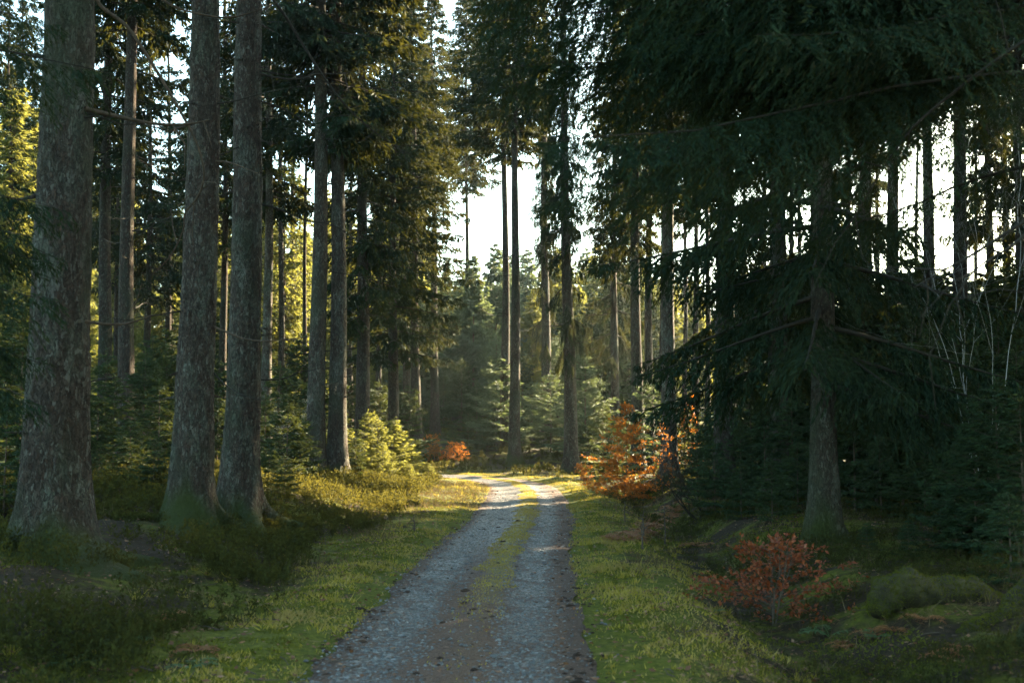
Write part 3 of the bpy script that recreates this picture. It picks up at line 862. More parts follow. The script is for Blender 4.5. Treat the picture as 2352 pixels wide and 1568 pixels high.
gC = 'pale young spruces beyond the bend'
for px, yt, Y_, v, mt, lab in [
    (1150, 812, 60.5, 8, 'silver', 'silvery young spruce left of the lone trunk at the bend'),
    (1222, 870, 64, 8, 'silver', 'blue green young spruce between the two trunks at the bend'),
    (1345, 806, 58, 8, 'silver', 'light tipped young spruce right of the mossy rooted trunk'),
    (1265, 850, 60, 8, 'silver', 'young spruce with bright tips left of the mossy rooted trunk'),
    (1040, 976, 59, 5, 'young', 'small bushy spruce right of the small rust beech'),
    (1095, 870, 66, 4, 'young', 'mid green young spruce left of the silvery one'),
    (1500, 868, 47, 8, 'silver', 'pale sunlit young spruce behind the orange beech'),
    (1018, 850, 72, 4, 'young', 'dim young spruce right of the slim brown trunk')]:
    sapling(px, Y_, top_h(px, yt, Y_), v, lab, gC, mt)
for px, yt, Y_, v, mt in [(1190, 940, 63, 5, 'young'), (1120, 960, 61, 5, 'young'), (1240, 990, 60, 5, 'young'), (1385, 930, 55, 5, 'young'), (1290, 960, 62, 5, 'young'),
                          (1420, 960, 52, 5, 'young'), (1075, 940, 64, 5, 'young'), (985, 930, 70, 4, 'young'), (1365, 850, 66, 4, 'silver'), (1445, 880, 62, 4, 'young'), (1060, 820, 70, 4, 'young'), (1140, 760, 71, 4, 'silver'), (1200, 800, 69, 4, 'young'), (1285, 760, 70, 4, 'silver'), (1330, 800, 68, 4, 'young'), (1400, 760, 70, 4, 'young'), (1480, 800, 66, 4, 'young'), (975, 800, 74, 4, 'young'), (1100, 990, 60, 5, 'young'), (1210, 1000, 61, 5, 'young'), (1350, 970, 57, 5, 'young')]:
    sapling(px, Y_, top_h(px, yt, Y_), v, 'low dark young spruce in the hollow beyond the bend', 'low young spruces beyond the bend', mt)

gP = 'stand of half grown spruces beyond the clearing'
for i in range(34):
    px = 950 + 580 * ((i * .618) % 1); Y_ = 74 + 42 * (i / 34)
    yt = 560 + rng.uniform(-20, 150)
    if px < 1090: yt -= 10
    v = 6 if i % 2 else 7
    sapling(px, Y_, max(5, top_h(px, yt, Y_)), v, 'half grown spruce in the cool hazy stand beyond the bend', gP, ['silver', 'young', 'silver', 'young', 'sunlit_gold'][i % 5])
for i in range(34):
    px = 1420 + 1200 * ((i * .618 + .3) % 1); Y_ = 72 + 48 * (i / 34)
    yt = (585 if px < 2050 else 640) + rng.uniform(-40, 110)
    sapling(px, Y_, max(4, top_h(px, yt, Y_)), 6 if i % 2 else 7, 'half grown spruce glimpsed far behind the right hand trunks', 'far spruces behind the right hand trunks', ['needle', 'young', 'needle', 'sunlit_gold'][i % 4])
for i in range(26):
    px = -150 + 1120 * ((i * .618 + .1) % 1); Y_ = 84 + 45 * (i / 26)
    yt = 480 + rng.uniform(-120, 120)
    sapling(px, Y_, max(6, top_h(px, yt, Y_)), 6 if i % 2 else 7, 'golden half grown spruce glimpsed far behind the left hand trunks', 'far spruces behind the left hand trunks', 'sunlit_gold')

# left understory
gS = 'sunlit young spruces at the left edge of the bend'
for px, yt, Y_, v, mt, lab in [
    (845, 938, 37, 8, 'sunlit_gold', 'tallest sunlit young spruce left of the bend'),
    (905, 958, 38, 5, 'sunlit_gold', 'sunlit young spruce in front of the low crowned trunk'),
    (880, 1010, 35, 2, 'sunlit_gold', 'small bright spruce at the foot of the taller sunlit one'),
    (945, 1022, 39, 2, 'sunlit_gold', 'bright little spruce left of the small rust beech'),
    (985, 1062, 39, 1, 'sunlit_gold', 'lowest sunlit spruce right beside the track at the bend'),
    (800, 985, 35.5, 5, 'sunlit_gold', 'wide young spruce beside the foot of the right twin trunk'), (925, 985, 38.5, 5, 'sunlit_gold', 'wide bright spruce in the middle of the sunlit clump'), (962, 1040, 39.3, 5, 'sunlit_gold', 'low wide spruce at the tip of the sunlit clump'),
    (868, 955, 36.5, 8, 'sunlit_gold', 'rounded sunlit spruce at the heart of the bright clump'), (838, 1012, 34.6, 5, 'sunlit_gold', 'low sunlit spruce in front of the right twin trunk'), (902, 1034, 36.6, 5, 'sunlit_gold', 'low broad spruce at the front of the sunlit clump'), (942, 1062, 37.4, 1, 'sunlit_gold', 'knee high spruce near the sunlit track edge'),
    (818, 1000, 34, 2, 'young', 'half lit young spruce right of the side by side trunks'),
    (690, 955, 29, 2, 'young', 'layered dark young spruce left of the side by side trunks')]:
    sapling(px, Y_, top_h(px, yt, Y_), v, lab, gS, mt)
lu = [(225, 905, 24), (262, 860, 27), (330, 800, 30), (365, 870, 25), (345, 760, 36), (240, 800, 34), (380, 790, 38), (500, 900, 33), (610, 905, 30), (640, 830, 36), (660, 900, 27), (705, 880, 40),
      (20, 620, 26), (45, 720, 22), (-40, 700, 24), (300, 960, 22), (355, 1000, 20), (230, 1010, 21), (620, 1000, 25), (655, 1040, 23), (15, 900, 17), (520, 820, 40), (590, 760, 46), (690, 760, 46), (800, 860, 48),
      (870, 870, 52), (410, 720, 46), (150, 700, 44), (940, 880, 56), (760, 820, 44)]
for i, (px, yt, Y_) in enumerate(lu):
    h = top_h(px, yt, Y_); v = 2 if h < 1.8 else 3 if h < 3 else 8 if h < 4 and i % 2 else 4
    sapling(px, Y_, h, v, 'shaded young spruce among the trunks on the left', 'young spruces among the left hand trunks', 'young')
# right understory
gR = 'dark young spruces in the thicket on the right'
ru = [(1640, 1010, 25), (1700, 960, 27), (1755, 930, 25), (1600, 985, 30), (1820, 900, 26), (1580, 930, 40), (1650, 900, 33), (1725, 850, 34), (1800, 800, 36), (1870, 780, 38), (1950, 700, 33), (2020, 610, 36), (2080, 560, 34), (2110, 640, 28),
      (2150, 600, 38), (2010, 780, 27), (2070, 820, 24), (2130, 760, 23), (2200, 720, 27), (2250, 790, 22), (2300, 700, 25), (2340, 780, 20), (2200, 900, 20), (1960, 900, 23), (2280, 940, 18), (2350, 960, 17), (2120, 980, 21), (2020, 1000, 22),
      (2400, 700, 22), (2450, 650, 26), (1700, 1060, 23), (1770, 1050, 21), (1830, 1010, 23.5), (2230, 620, 40), (2320, 600, 42), (1900, 720, 45), (1760, 860, 46)]
ru += [(2290, 860, 15.6), (2345, 880, 15.2), (2235, 960, 15.9), (2190, 1010, 16.5), (1780, 640, 36), (1850, 610, 38), (1930, 590, 39), (1990, 640, 34), (2060, 600, 40), (2140, 570, 41), (1720, 690, 39), (2210, 590, 36), (2280, 610, 33), (2170, 660, 31), (2350, 600, 36), (1900, 660, 31)]
for i, (px, yt, Y_) in enumerate(ru):
    h = top_h(px, yt, Y_); v = 2 if h < 1.8 else 3 if h < 3 else 8 if h < 4 and i % 2 else 4
    sapling(px, Y_, h, v, 'dark young spruce in the thicket under the right hand boughs', gR, 'young')
for px, yt, Y_, lab in [(2310, 1130, 13.5, 'small bushy spruce seedling at the right edge behind the mossy log'), (1985, 1215, 17, 'low spruce seedling right of the nearest right hand trunk'), (2080, 1190, 16, 'flat spruce seedling in the shade behind the mossy log')]:
    sapling(px, Y_, max(.4, top_h(px, yt, Y_)), 1, lab, 'spruce seedlings on the right bank')


# ---- copper beech saplings
def beech(label, px, Y, h, wid, mat, nleaf, seed, group='copper leaved beech saplings', leaf=.07, dense=1.0):
    r = np.random.default_rng(seed)
    x = at(px, 990, Y)[0]; b = (x, Y, T(x, Y) - .02)
    root = thing('beech_sapling', label, 'sapling', b, group)
    acc = Acc(); Pl, Dl = [], []
    nst = 1 if h > 2 else 5
    for st in range(nst):
        a0 = r.uniform(0, TAU); le = 0 if nst == 1 else r.uniform(.15, .5)
        S_ = np.array([[0, 0, -.1], [le * h * .2 * math.cos(a0), le * h * .2 * math.sin(a0), h * .3], [le * h * .5 * math.cos(a0), le * h * .5 * math.sin(a0), h * .65], [le * h * .8 * math.cos(a0), le * h * .8 * math.sin(a0), h * .98]])
        S_ = catmull(S_ + r.normal(size=S_.shape) * .02 * h * np.array([1, 1, 0]), 5)
        V, Fq = tube(S_, np.linspace(.006 + .006 * h, .002, len(S_)), 6); acc.add(V, Fq)
        nb = int(44 * dense * (h / 3) ** .3 / nst ** .6)
        for k in range(nb):
            t = r.uniform(.12, .97); i = int(t * (len(S_) - 1)); c = S_[i]
            a = r.uniform(0, TAU); L = wid * .5 * (1.05 - t) ** .7 * r.uniform(.55, 1.15)
            el = r.uniform(-.05, .45) + .5 * t
            d = np.array([math.cos(a) * math.cos(el), math.sin(a) * math.cos(el), math.sin(el) * .8])
            B = np.stack([c, c + d * L * .5 + r.normal(size=3) * .03 * L, c + d * L + np.array([0, 0, -.10 * L])])
            B = catmull(B, 5)
            V, Fq = tube(B, np.linspace(.003 + .003 * L, .001, len(B)), 4); acc.add(V, Fq)
            tw = 3 + int(L * 6)
            for q in range(tw):
                f = r.uniform(.25, 1); j = int(f * (len(B) - 1)); dd = unit(d + np.array([*(r.normal(size=2) * .7), r.normal() * .12])); L2 = L * r.uniform(.15, .4) + .05
                e = B[j] + dd * L2
                V, Fq = tube(np.stack([B[j], (B[j] + e) / 2 + r.normal(size=3) * .01, e]), [.002, .0015, .001], 3); acc.add(V, Fq)
                n = 3 + int(L2 / leaf * 1.2 * nleaf)
                ff = r.uniform(.1, 1.05, n)[:, None]
                Pl.append(B[j] + (e - B[j]) * ff + r.normal(size=(n, 3)) * .012)
                Dl.append(unit(dd + r.normal(size=(n, 3)) * .6 + np.array([0, 0, -.15])))
    P = np.concatenate(Pl); D = np.concatenate(Dl); n = len(P)
    N = unit(np.array([0, 0, 1.]) + r.normal(size=(n, 3)) * .55)
    V, Fq = flatleaves(P, D, leaf * r.uniform(.6, 1.25, n), leaf * .62 * r.uniform(.7, 1.2, n), N)
    obj('stem', acc.mesh('beech_stem'), M['twig'], root)
    obj('foliage', mesh_np('beech_foliage', V, Fq), M[mat], root)


beech('tall orange beech sapling in sunlight right of the bend', 1440, 34, 3.1, 2.7, 'beech', 2.4, 3, leaf=.075, dense=1.9)
beech('small rust red beech bush at the outside of the bend', 1000, 57.5, 1.4, 1.25, 'beech', 1.6, 2, leaf=.085)
beech('low rust beech beside the small red one at the bend', 1045, 57, .9, 1.7, 'beech', 1.2, 6, leaf=.085)
beech('knee high orange beech at the mossy roots by the track edge', 1342, 43, .75, .8, 'beech', 1.1, 3)
beech('orange beech behind the grey trunk right of the bare shrub', 1578, 40, 3.2, 1.6, 'beech', 1.4, 4)
beech('red leaved beech bush in the right foreground beside the ditch', 1772, 13.2, .98, 2.0, 'beech_dim', 1.5, 5, leaf=.058)
beech('sparse pale rust beech twigs in front of the grey trunk', 1520, 34, 2.2, 1.3, 'beech', .35, 7)


# ---- bare shrubs
def bare(label, px, Y, stems, mat, seed, r0, levels=4, group='bare leafless shrubs', fork=(2, 4), wander=.16):
    r = np.random.default_rng(seed)
    x = at(px, 990, Y)[0]; b = np.array([x, Y, T(x, Y)])
    root = thing('bare_shrub', label, 'shrub', b, group)
    acc = Acc()

    def grow(p, d, L, rad, lv):
        n = 14 if L > 2 else 8 if L > .8 else 5; pts = [p]; dd = d
        for i in range(n):
            dd = unit(dd + r.normal(size=3) * wander * math.sqrt(5 / n) + np.array([0, 0, .04])); pts.append(pts[-1] + dd * L / n)
        pts = np.array(pts); V, Fq = tube(pts, np.linspace(rad, rad * .55, n + 1), 5 if lv > 2 else 3); acc.add(V, Fq)
        if lv == 0: return
        for k in range(int(r.integers(*fork))):
            i = int(r.integers(max(2, n // 3), n + 1)); grow(pts[i], unit(dd + r.normal(size=3) * .55 + np.array([0, 0, .1])), L * r.uniform(.5, .8), rad * .55 * (1 - .3 * i / n), lv - 1)
        grow(pts[-1], dd, L * .7, rad * .55, lv - 1)
    for (dx, dz, L) in stems:
        grow(np.array([0, 0, -.05]), unit(np.array([dx, r.normal() * .2, dz])), L, r0, levels)
    obj('branch', acc.mesh('bare_branches'), M[mat], root)
    return root


bare('dark forked bare shrub leaning left beside the orange beech', 1603, 25.5, [(-.55, 1, 1.0), (.45, .8, .6), (-.9, .9, .8)], 'dead', 3, .02, 4)
bare('bare grey shrub behind the forked one by the grey trunk', 1560, 31, [(-.4, 1, .8), (-.1, 1, .9), (-.7, .8, .7)], 'twig', 5, .012, 4)
bare('white barked bare sapling before the dark trunks at right', 2285, 17, [(.02, 1, 4.9), (-.05, 1, 4.4), (.06, 1, 3.9)], 'pale', 14, .0075, 4, fork=(3, 5), wander=.14)
bare('pale bare twiggy shrub right of the thick close pair', 640, 30, [(-.3, 1, 1.0), (.3, 1, 1.0)], 'pale', 9, .010, 4)
bare('thin bare shrub between the thickest trunk and the close pair', 352, 27, [(.1, 1, 1.1), (.5, 1, .9)], 'twig', 10, .010, 4)
bare('dead looking twigs at the right edge above the mossy bank', 2335, 12, [(-.3, 1, .35), (.1, 1, .3)], 'twig', 12, .006, 3)

# ---- dead stalks on the verges
for px, py, h, lab in [(1436, 1200, .42, 'short dark dead stalk standing on the right verge by the bend'), (1479, 1242, .6, 'dark dead stalk beside the thinner one on the right verge'), (1527, 1250, .78, 'tallest dead stalk among the bracken on the right'),
                       (1475, 1262, .5, 'thin dead stalk in front of the darker ones on the right verge'), (951, 1220, .40, 'lone dead stalk on the sunlit left verge')]:
    b = hit(px, py); root = thing('dead_stalk', lab, 'stalk', b, 'dead stalks on the verges')
    r = np.random.default_rng(int(px)); acc = Acc()
    A = np.array([[0, 0, -.05], [.01, 0, h * .35], [-.01, .01, h * .7], [.015, 0, h]]) + r.normal(size=(4, 3)) * .01
    V, Fq = tube(A, [.020, .014, .010, .005], 6); acc.add(V, Fq)
    for k in range(9):
        z = h * r.uniform(.1, 1); a = r.uniform(0, TAU); L = r.uniform(.05, .2)
        d = np.array([math.cos(a), math.sin(a), r.uniform(-.4, .8)])
        V, Fq = tube(np.stack([[0, 0, z], d * L * .5 + [0, 0, z], d * L + [0, 0, z]]), [.008, .006, .003], 4); acc.add(V, Fq)
    obj('stem', acc.mesh('dead_stalk'), M['twig'], root)


# ---- ferns and bracken
def frond_plant(kindname, label, cat, pos, n, L, mat, seed, group, droop=.6):
    r = np.random.default_rng(seed); root = thing(kindname, label, cat, pos, group)
    for k in range(n):
        a = k * TAU / n + r.normal() * .4; t = np.linspace(0, 1, 9); LL = L * r.uniform(.7, 1.1)
        A = np.stack([LL * t * .9, r.normal() * .06 * t ** 2 * LL, LL * (.75 * t - droop * t ** 2)], 1)
        ts = np.repeat(np.linspace(.15, 1, 20), 2); sg = np.tile([1, -1], 20)
        P = np.stack([np.interp(ts, t, A[:, q]) for q in range(3)], 1)
        D = unit(np.stack([np.full(40, .45), sg * 1., np.full(40, -.12) + r.normal(size=40) * .15], 1))
        ln2 = LL * .26 * np.sin(np.pi * (1 - ts) ** .8 * .85 + .25) + .01
        V, Fq = flatleaves(P, D, ln2, LL * .045, unit(np.array([0, 0, 1.]) + r.normal(size=(40, 3)) * .2))
        V1, F1 = tube(A, np.linspace(.004, .001, 9), 3)
        Vv = np.concatenate([V, V1]); Qq = np.concatenate([Fq, F1 + len(V)])
        obj('frond', mesh_np('frond', rotz(Vv, a), Qq), M[mat], root)


for i, (px, py, L, lab) in enumerate([(285, 1475, .34, 'pale green fern in the left foreground undergrowth'), (160, 1530, .30, 'faded fern near the bottom left corner'), (440, 1535, .25, 'low fern at the mossy edge of the left verge'),
                                      (1905, 1462, .36, 'green fern on the lip of the ditch at right'), (2235, 1340, .30, 'light fern at the far end of the mossy log'), (2010, 1465, .26, 'small fern in the ditch below the mossy bank'), (1300 + 340, 1405, .22, 'little fern at the foot of the red beech bush')]):
    frond_plant('fern', lab, 'fern', hit(px, py), 5, L, 'fern', 40 + i, 'green ferns on the forest floor')
for i in range(26):
    if i < 16: px, py = 1425 + 190 * ((i * .618) % 1), 1150 + 110 * ((i * .37) % 1)
    elif i < 22: px, py = 1900 + 300 * ((i * .618) % 1), 1420 + 100 * ((i * .37) % 1)
    else: px, py = 230 + 260 * ((i * .618) % 1), 1400 + 110 * ((i * .37) % 1)
    frond_plant('bracken', 'rust brown dead bracken collapsed on the forest floor', 'bracken', hit(px, py), 7, .52 if i < 16 else .26, 'bracken', 80 + i, 'dead bracken clumps', .75)

# ---- mossy log and mossy root on the right
def mossy(name, label, cat, pts, rads, seed, nm=9000):
    r = np.random.default_rng(seed)
    P = catmull(np.array(pts, float), 8); R = np.interp(np.linspace(0, 1, len(P)), np.linspace(0, 1, len(rads)), rads)
    base = P.mean(0); base[2] = P[:, 2].min() - .1
    root = thing(name, label, cat, base, None)
    V, Q_ = tube(P - base, R, 18)
    V = V + unit(V - np.repeat(P - base, 18, 0)) * (.032 * fbm(V[:, 0] * 3 + V[:, 2] * 2, V[:, 1] * 3 + V[:, 2] * 2.5, .45, 3, seed))[:, None]
    c0 = (P - base)[0]; c1 = (P - base)[-1]; n = len(V)
    V = np.concatenate([V, [c0], [c1]])
    t0 = np.stack([np.arange(18), np.full(18, n), (np.arange(18) + 1) % 18], 1)
    t1 = np.stack([n - 18 + (np.arange(18) + 1) % 18, np.full(18, n + 1), n - 18 + np.arange(18)], 1)
    obj('wood', mesh_np('log_wood', V, Q_, np.concatenate([t0, t1]), smooth=True), M['log'], root)
    i = r.integers(0, n, nm); j = np.clip(i + r.integers(-19, 20, nm), 0, n - 1); f = r.uniform(0, 1, (nm, 1))
    Pm = V[i] * f + V[j] * (1 - f); ctr = (P - base)[np.clip(i // 18, 0, len(P) - 1)]; Nn = unit(Pm - ctr)
    ok = Nn[:, 2] > -.25 + r.normal(size=nm) * .25
    Pm, Nn = Pm[ok], Nn[ok]
    D = unit(Nn + r.normal(size=Pm.shape) * .5 + np.array([0, 0, .2]))
    Vm, Qm = kites(Pm - Nn * .005, D, r.uniform(.012, .032, len(Pm)), r.uniform(.008, .014, len(Pm)), r)
    obj('moss', mesh_np('log_moss', Vm, Qm), M['mossy'], root)


M['log'] = plain('rotten_log_wood', (.020, .016, .010), (.055, .050, .018), 9, .95, .8)
bl = hit(2150, 1400); Yl = bl[1]
mossy('mossy_log', 'fallen log bearded with green moss lying right of the red beech bush', 'log', [at(2012, 1408, Yl - .1), at(2035, 1370, Yl), at(2075, 1352, Yl + .1), at(2150, 1362, Yl + .3), at(2225, 1362, Yl + .5), at(2290, 1390, Yl + .7)], [.10, .17, .20, .19, .17, .12], 3, 30000)
bm = hit(2300, 1420); Ym = bm[1]
mossy('mossy_root', 'mossy tree root running down the bank at the bottom right', 'root', [at(2420, 1300, Ym + .6), at(2352, 1370, Ym + .3), at(2300, 1415, Ym), at(2240, 1440, Ym - .2), at(2190, 1475, Ym - .4)], [.16, .13, .09, .07, .04], 4, 16000)


# ------------------------------------------------------------------ ground cover (nobody could count it)
def scatter(n, xr, yr, keep_fn, seed):
    r = np.random.default_rng(seed)
    x = r.uniform(*xr, n); y = yr[0] + (yr[1] - yr[0]) * r.uniform(0, 1, n) ** 1.7
    s = lateral(x, y); k = keep_fn(x, y, s, r)
    x, y, s = x[k], y[k], s[k]
    return x, y, s, terrain(x, y, s), r


def blades(x, y, z, l, w, r, spread=.45, up=1.0):
    P = np.stack([x, y, z - .005], 1)
    D = unit(np.stack([r.normal(size=len(x)) * spread, r.normal(size=len(x)) * spread, np.full(len(x), up)], 1))
    return kites(P, D, l, w, r, .15, .3)


# verge grass: thick on both verges, a thin ribbon on the middle ridge
def kg(x, y, s, r):
    a = np.abs(s); pn = fbm(x, y, .8, 3, 61)
    lim = np.where(s < 0, 2.1, 2.75 + 2.2 * sstep(33, 36, y))
    side_ = (a > HALF - .10 + .07 * fbm(x, y, .4, 2, 9)) & (a < lim + .6 * pn)
    pr = np.where(a < 1.9, .9, .5) * np.clip(.36 + 1.4 * pn + .9 * fbm(x, y, .25, 2, 63), .03, 1)
    return side_ & (r.uniform(size=len(x)) < pr)
x, y, s, z, r = scatter(560000, (-9, 5), (6.5, 58), kg, 1)
l = r.uniform(.018, .06, len(x)) * (1 + .9 * np.clip(fbm(x, y, .6, 2, 8), 0, 1)) * np.where(np.abs(s) < 1.35, .7, 1); tall = r.uniform(size=len(x)) < .02; l[tall] *= 2.4
V, Fq = blades(x, y, z, l, r.uniform(.006, .014, len(x)) * (1 + y / 40), r, .75)
kind(obj('verge_grass', mesh_np('verge_grass', V, Fq), M['grass']), 'stuff', 'short yellow green grass on both verges of the track')


def km(x, y, s, r):
    pn = fbm(x, y, .5, 3, 67)
    return (np.abs(s - .10) < .24 + .10 * pn) & (r.uniform(size=len(x)) < np.clip((y - 11) / 7, .025, 1) * np.clip(.85 + .8 * pn, .25, 1))
x, y, s, z, r = scatter(190000, (-1.2, 1.4), (7, 48), km, 2)
z = road_z(x, y, s)
V, Fq = blades(x, y, z, r.uniform(.012, .035, len(x)), r.uniform(.006, .013, len(x)) * (1 + y / 40), r, .8)
kind(obj('ridge_grass', mesh_np('ridge_grass', V, Fq), M['grass']), 'stuff', 'thin ribbon of grass along the middle of the track')


# moss carpet between the grass and the wood
def kmo(x, y, s, r):
    a = np.abs(s); pn = fbm(x, y, 1.1, 3, 71)
    return (a > 1.4) & (a < 6) & (pn > .05 + .10 * (a - 2)) 
x, y, s, z, r = scatter(420000, (-9, 9), (6.5, 40), kmo, 3)
V, Fq = blades(x, y, z, r.uniform(.015, .04, len(x)), r.uniform(.010, .02, len(x)) * (1 + y / 40), r, .7)
kind(obj('moss_carpet', mesh_np('moss_carpet', V, Fq), M['mossy']), 'stuff', 'green moss carpet between the verges and the wood')


# bilberry and heather shrubs
def cover(n, xr, yr, keep_fn, seed, hmax, name, label, mat, lw=(.038, .022)):
    x, y, s, z, r = scatter(n, xr, yr, keep_fn, seed)
    m = 15
    h = hmax * np.clip(.6 + .5 * fbm(x, y, 1.3, 3, seed), .15, 1.3) * r.uniform(.6, 1.1, len(x))
    dx = r.normal(size=len(x)) * .25; dy = r.normal(size=len(x)) * .25
    idx = np.repeat(np.arange(len(x)), m); f = r.uniform(.25, 1, len(idx))
    P = np.stack([x[idx] + dx[idx] * h[idx] * f, y[idx] + dy[idx] * h[idx] * f, z[idx] + h[idx] * f], 1) + r.normal(size=(len(idx), 3)) * .022
    D = unit(r.normal(size=(len(idx), 3)) * .7 + np.array([0, 0, .75]))
    grow = (1 + np.clip(y[idx] - 10, 0, 40) / 45)
    V, Fq = kites(P, D, lw[0] * r.uniform(.6, 1.6, len(idx)) * grow, lw[1] * r.uniform(.7, 1.3, len(idx)) * grow, r)
    # stems
    P0 = np.stack([x, y, z - .01], 1); D0 = unit(np.stack([dx, dy, np.ones(len(x))], 1))
    V2, F2 = kites(P0, D0, h, .004 * (1 + y / 30), r, .1)
    kind(obj(name, mesh_np(name, np.concatenate([V, V2]), np.concatenate([Fq, F2 + len(V)])), M[mat]), 'stuff', label)


def kb(x, y, s, r):
    pn = fbm(x, y, 1.6, 3, 81)
    inner = 2.15 + .5 * sstep(12, 18, y) + .45 * pn
    return (s < -inner) & (s > -13) & (r.uniform(size=len(x)) < np.clip(.58 + 1.05 * pn - .25 * (1 - sstep(10, 14, y)), .04, 1)) & ((y < 41) | (s < -3))
cover(52000, (-13, -1), (7.0, 46), kb, 4, .46, 'bilberry_shrubs', 'dark bilberry and heather undergrowth left of the track', 'bilberry')


def kr(x, y, s, r):
    pn = fbm(x, y, 1.4, 3, 91)
    lg = (np.hypot((x - bl[0] + .05) / 1.25, (y - bl[1] + .15) / .8) < 1) | (np.hypot((x - bm[0]) / .9, (y - bm[1]) / .7) < 1)
    return ~lg & (s > 3.0 - .7 * sstep(24, 30, y) + .5 * pn) & (s < 12) & (r.uniform(size=len(x)) < np.clip(.35 + .9 * pn, .03, .9))
cover(26000, (1, 13), (7, 40), kr, 5, .36, 'heather_shrubs', 'dark bilberry and heather undergrowth right of the ditch', 'bilberry', (.036, .014))


def kf(x, y, s, r):
    pn = fbm(x, y, 2.2, 3, 95)
    return (np.abs(s) > 1.9) & (y > 46) & (r.uniform(size=len(x)) < np.clip(.4 + .9 * pn, .05, 1))
cover(9000, (-14, 12), (44, 75), kf, 6, .42, 'low_undergrowth', 'low undergrowth on the forest floor beyond the bend', 'bilberry', (.05, .03))


def kt(x, y, s, r):
    pn = fbm(x, y, 1.3, 2, 121)
    return (np.abs(s) > HALF) & (np.abs(s) < 3.6) & (r.uniform(size=len(x)) < np.clip(.35 + .9 * pn, .03, 1))
x, y, s, z, r = scatter(2600, (-6, 5), (6.8, 46), kt, 14)
i = np.repeat(np.arange(len(x)), 22)
L = (.06 + .11 * r.uniform(size=len(x)) ** 2)[i] * r.uniform(.5, 1.15, len(i))
P = np.stack([x[i], y[i], z[i] - .01], 1) + r.normal(size=(len(i), 3)) * np.array([.022, .022, 0])
D = unit(np.stack([r.normal(size=len(i)) * .5, r.normal(size=len(i)) * .5, np.full(len(i), .85)], 1))
V, Fq = kites(P, D, L, r.uniform(.004, .008, len(i)) * (1 + y[i] / 35), r, .12, .3)
kind(obj('grass_tufts', mesh_np('grass_tufts', V, Fq), M['grass']), 'stuff', 'taller ragged grass tufts on the verges')


def kd(x, y, s, r):
    pn = fbm(x, y, .9, 3, 101)
    return (((np.abs(s) > 1.9) & (np.abs(s) < 9) & (r.uniform(size=len(x)) < np.clip(-.05 + 1.2 * pn, .02, 1))) | ((s < -1.15) & (s > -3.4) & (y > 27) & (r.uniform(size=len(x)) < .9)))
x, y, s, z, r = scatter(110000, (-9, 9), (6.5, 40), kd, 12)
V, Fq = blades(x, y, z, r.uniform(.08, .26, len(x)), r.uniform(.003, .007, len(x)) * (1 + y / 25), r, .8, .9)
kind(obj('dry_grass', mesh_np('dry_grass', V, Fq), M['straw']), 'stuff', 'dead brown grass tufts on the forest floor')


# fallen leaves and needles, gravel, clods
def kl(x, y, s, r): return (np.abs(s) > .85) | (r.uniform(size=len(x)) < .12)
x, y, s, z, r = scatter(17000, (-7, 7), (6.5, 42), kl, 7)
z = np.where(np.abs(s) < HALF, road_z(x, y, s), z) + .012
P = np.stack([x, y, z + r.uniform(0, .03, len(x)) * (np.abs(s) > 1.3)], 1); a = r.uniform(0, TAU, len(x))
D = np.stack([np.cos(a), np.sin(a), r.normal(size=len(x)) * .25], 1)
V, Fq = flatleaves(P, unit(D), r.uniform(.03, .075, len(x)), r.uniform(.016, .042, len(x)), unit(np.array([0, 0, 1.]) + r.normal(size=(len(x), 3)) * .35))
kind(obj('fallen_leaves', mesh_np('fallen_leaves', V, Fq), M['leaf']), 'stuff', 'brown fallen leaves on the track and verges')


def stones(n, xr, yr, keep_fn, seed, size, name, label, mat, flat=.5):
    x, y, s, z, r = scatter(n, xr, yr, keep_fn, seed)
    z = np.where(np.abs(s) < HALF, road_z(x, y, s), z)
    q = size[0] * np.exp(r.normal(size=len(x)) * size[1])
    O = np.array([[1, 0, 0], [.3, .9, .1], [-.8, .5, 0], [-.7, -.6, .1], [.4, -.9, 0], [0, .05, .9], [.1, 0, -.7], [.45, .35, .7], [-.45, -.2, .75]])
    Ft = np.array([[0, 1, 7], [1, 5, 7], [1, 2, 5], [2, 8, 5], [2, 3, 8], [3, 4, 8], [4, 5, 8], [4, 0, 7], [4, 7, 5], [1, 0, 6], [2, 1, 6], [3, 2, 6], [4, 3, 6], [0, 4, 6]])
    a = r.uniform(0, TAU, len(x)); c, sn = np.cos(a), np.sin(a)
    W = O[None] * (1 + r.normal(size=(len(x), 9, 3)) * .16) * q[:, None, None] * np.stack([np.ones(len(x)), r.uniform(.6, 1, len(x)), np.full(len(x), flat)], 1)[:, None, :]
    V = np.stack([W[..., 0] * c[:, None] - W[..., 1] * sn[:, None] + x[:, None], W[..., 0] * sn[:, None] + W[..., 1] * c[:, None] + y[:, None], W[..., 2] + (z + q * .1)[:, None]], -1).reshape(-1, 3)
    Fa = (Ft[None] + (np.arange(len(x)) * 9)[:, None, None]).reshape(-1, 3)
    kind(obj(name, mesh_np(name, V, None, Fa), M[mat]), 'stuff', label)


def kst(x, y, s, r):
    d = np.minimum(np.abs(s + .66) / .32, np.abs(s - .56) / .27)
    return (np.abs(s) < HALF) & (r.uniform(size=len(x)) < np.exp(-d ** 2) * .9 + .06)
stones(60000, (-1.9, 1.6), (6.8, 34), kst, 8, (.0125, .38), 'gravel', 'loose grey gravel in the two wheel tracks', 'stone')
def kcl(x, y, s, r): return (np.abs(s) < HALF + .1) & (r.uniform(size=len(x)) < .10 + .9 * (np.abs(s) > .88) + .25 * (np.abs(s) < .25)) & (fbm(x, y, .7, 2, 33) > -.15)
stones(3000, (-1.9, 1.6), (6.8, 46), kcl, 9, (.026, .42), 'soil_clods', 'dark clods and bark scraps on the track', 'clod', .35)

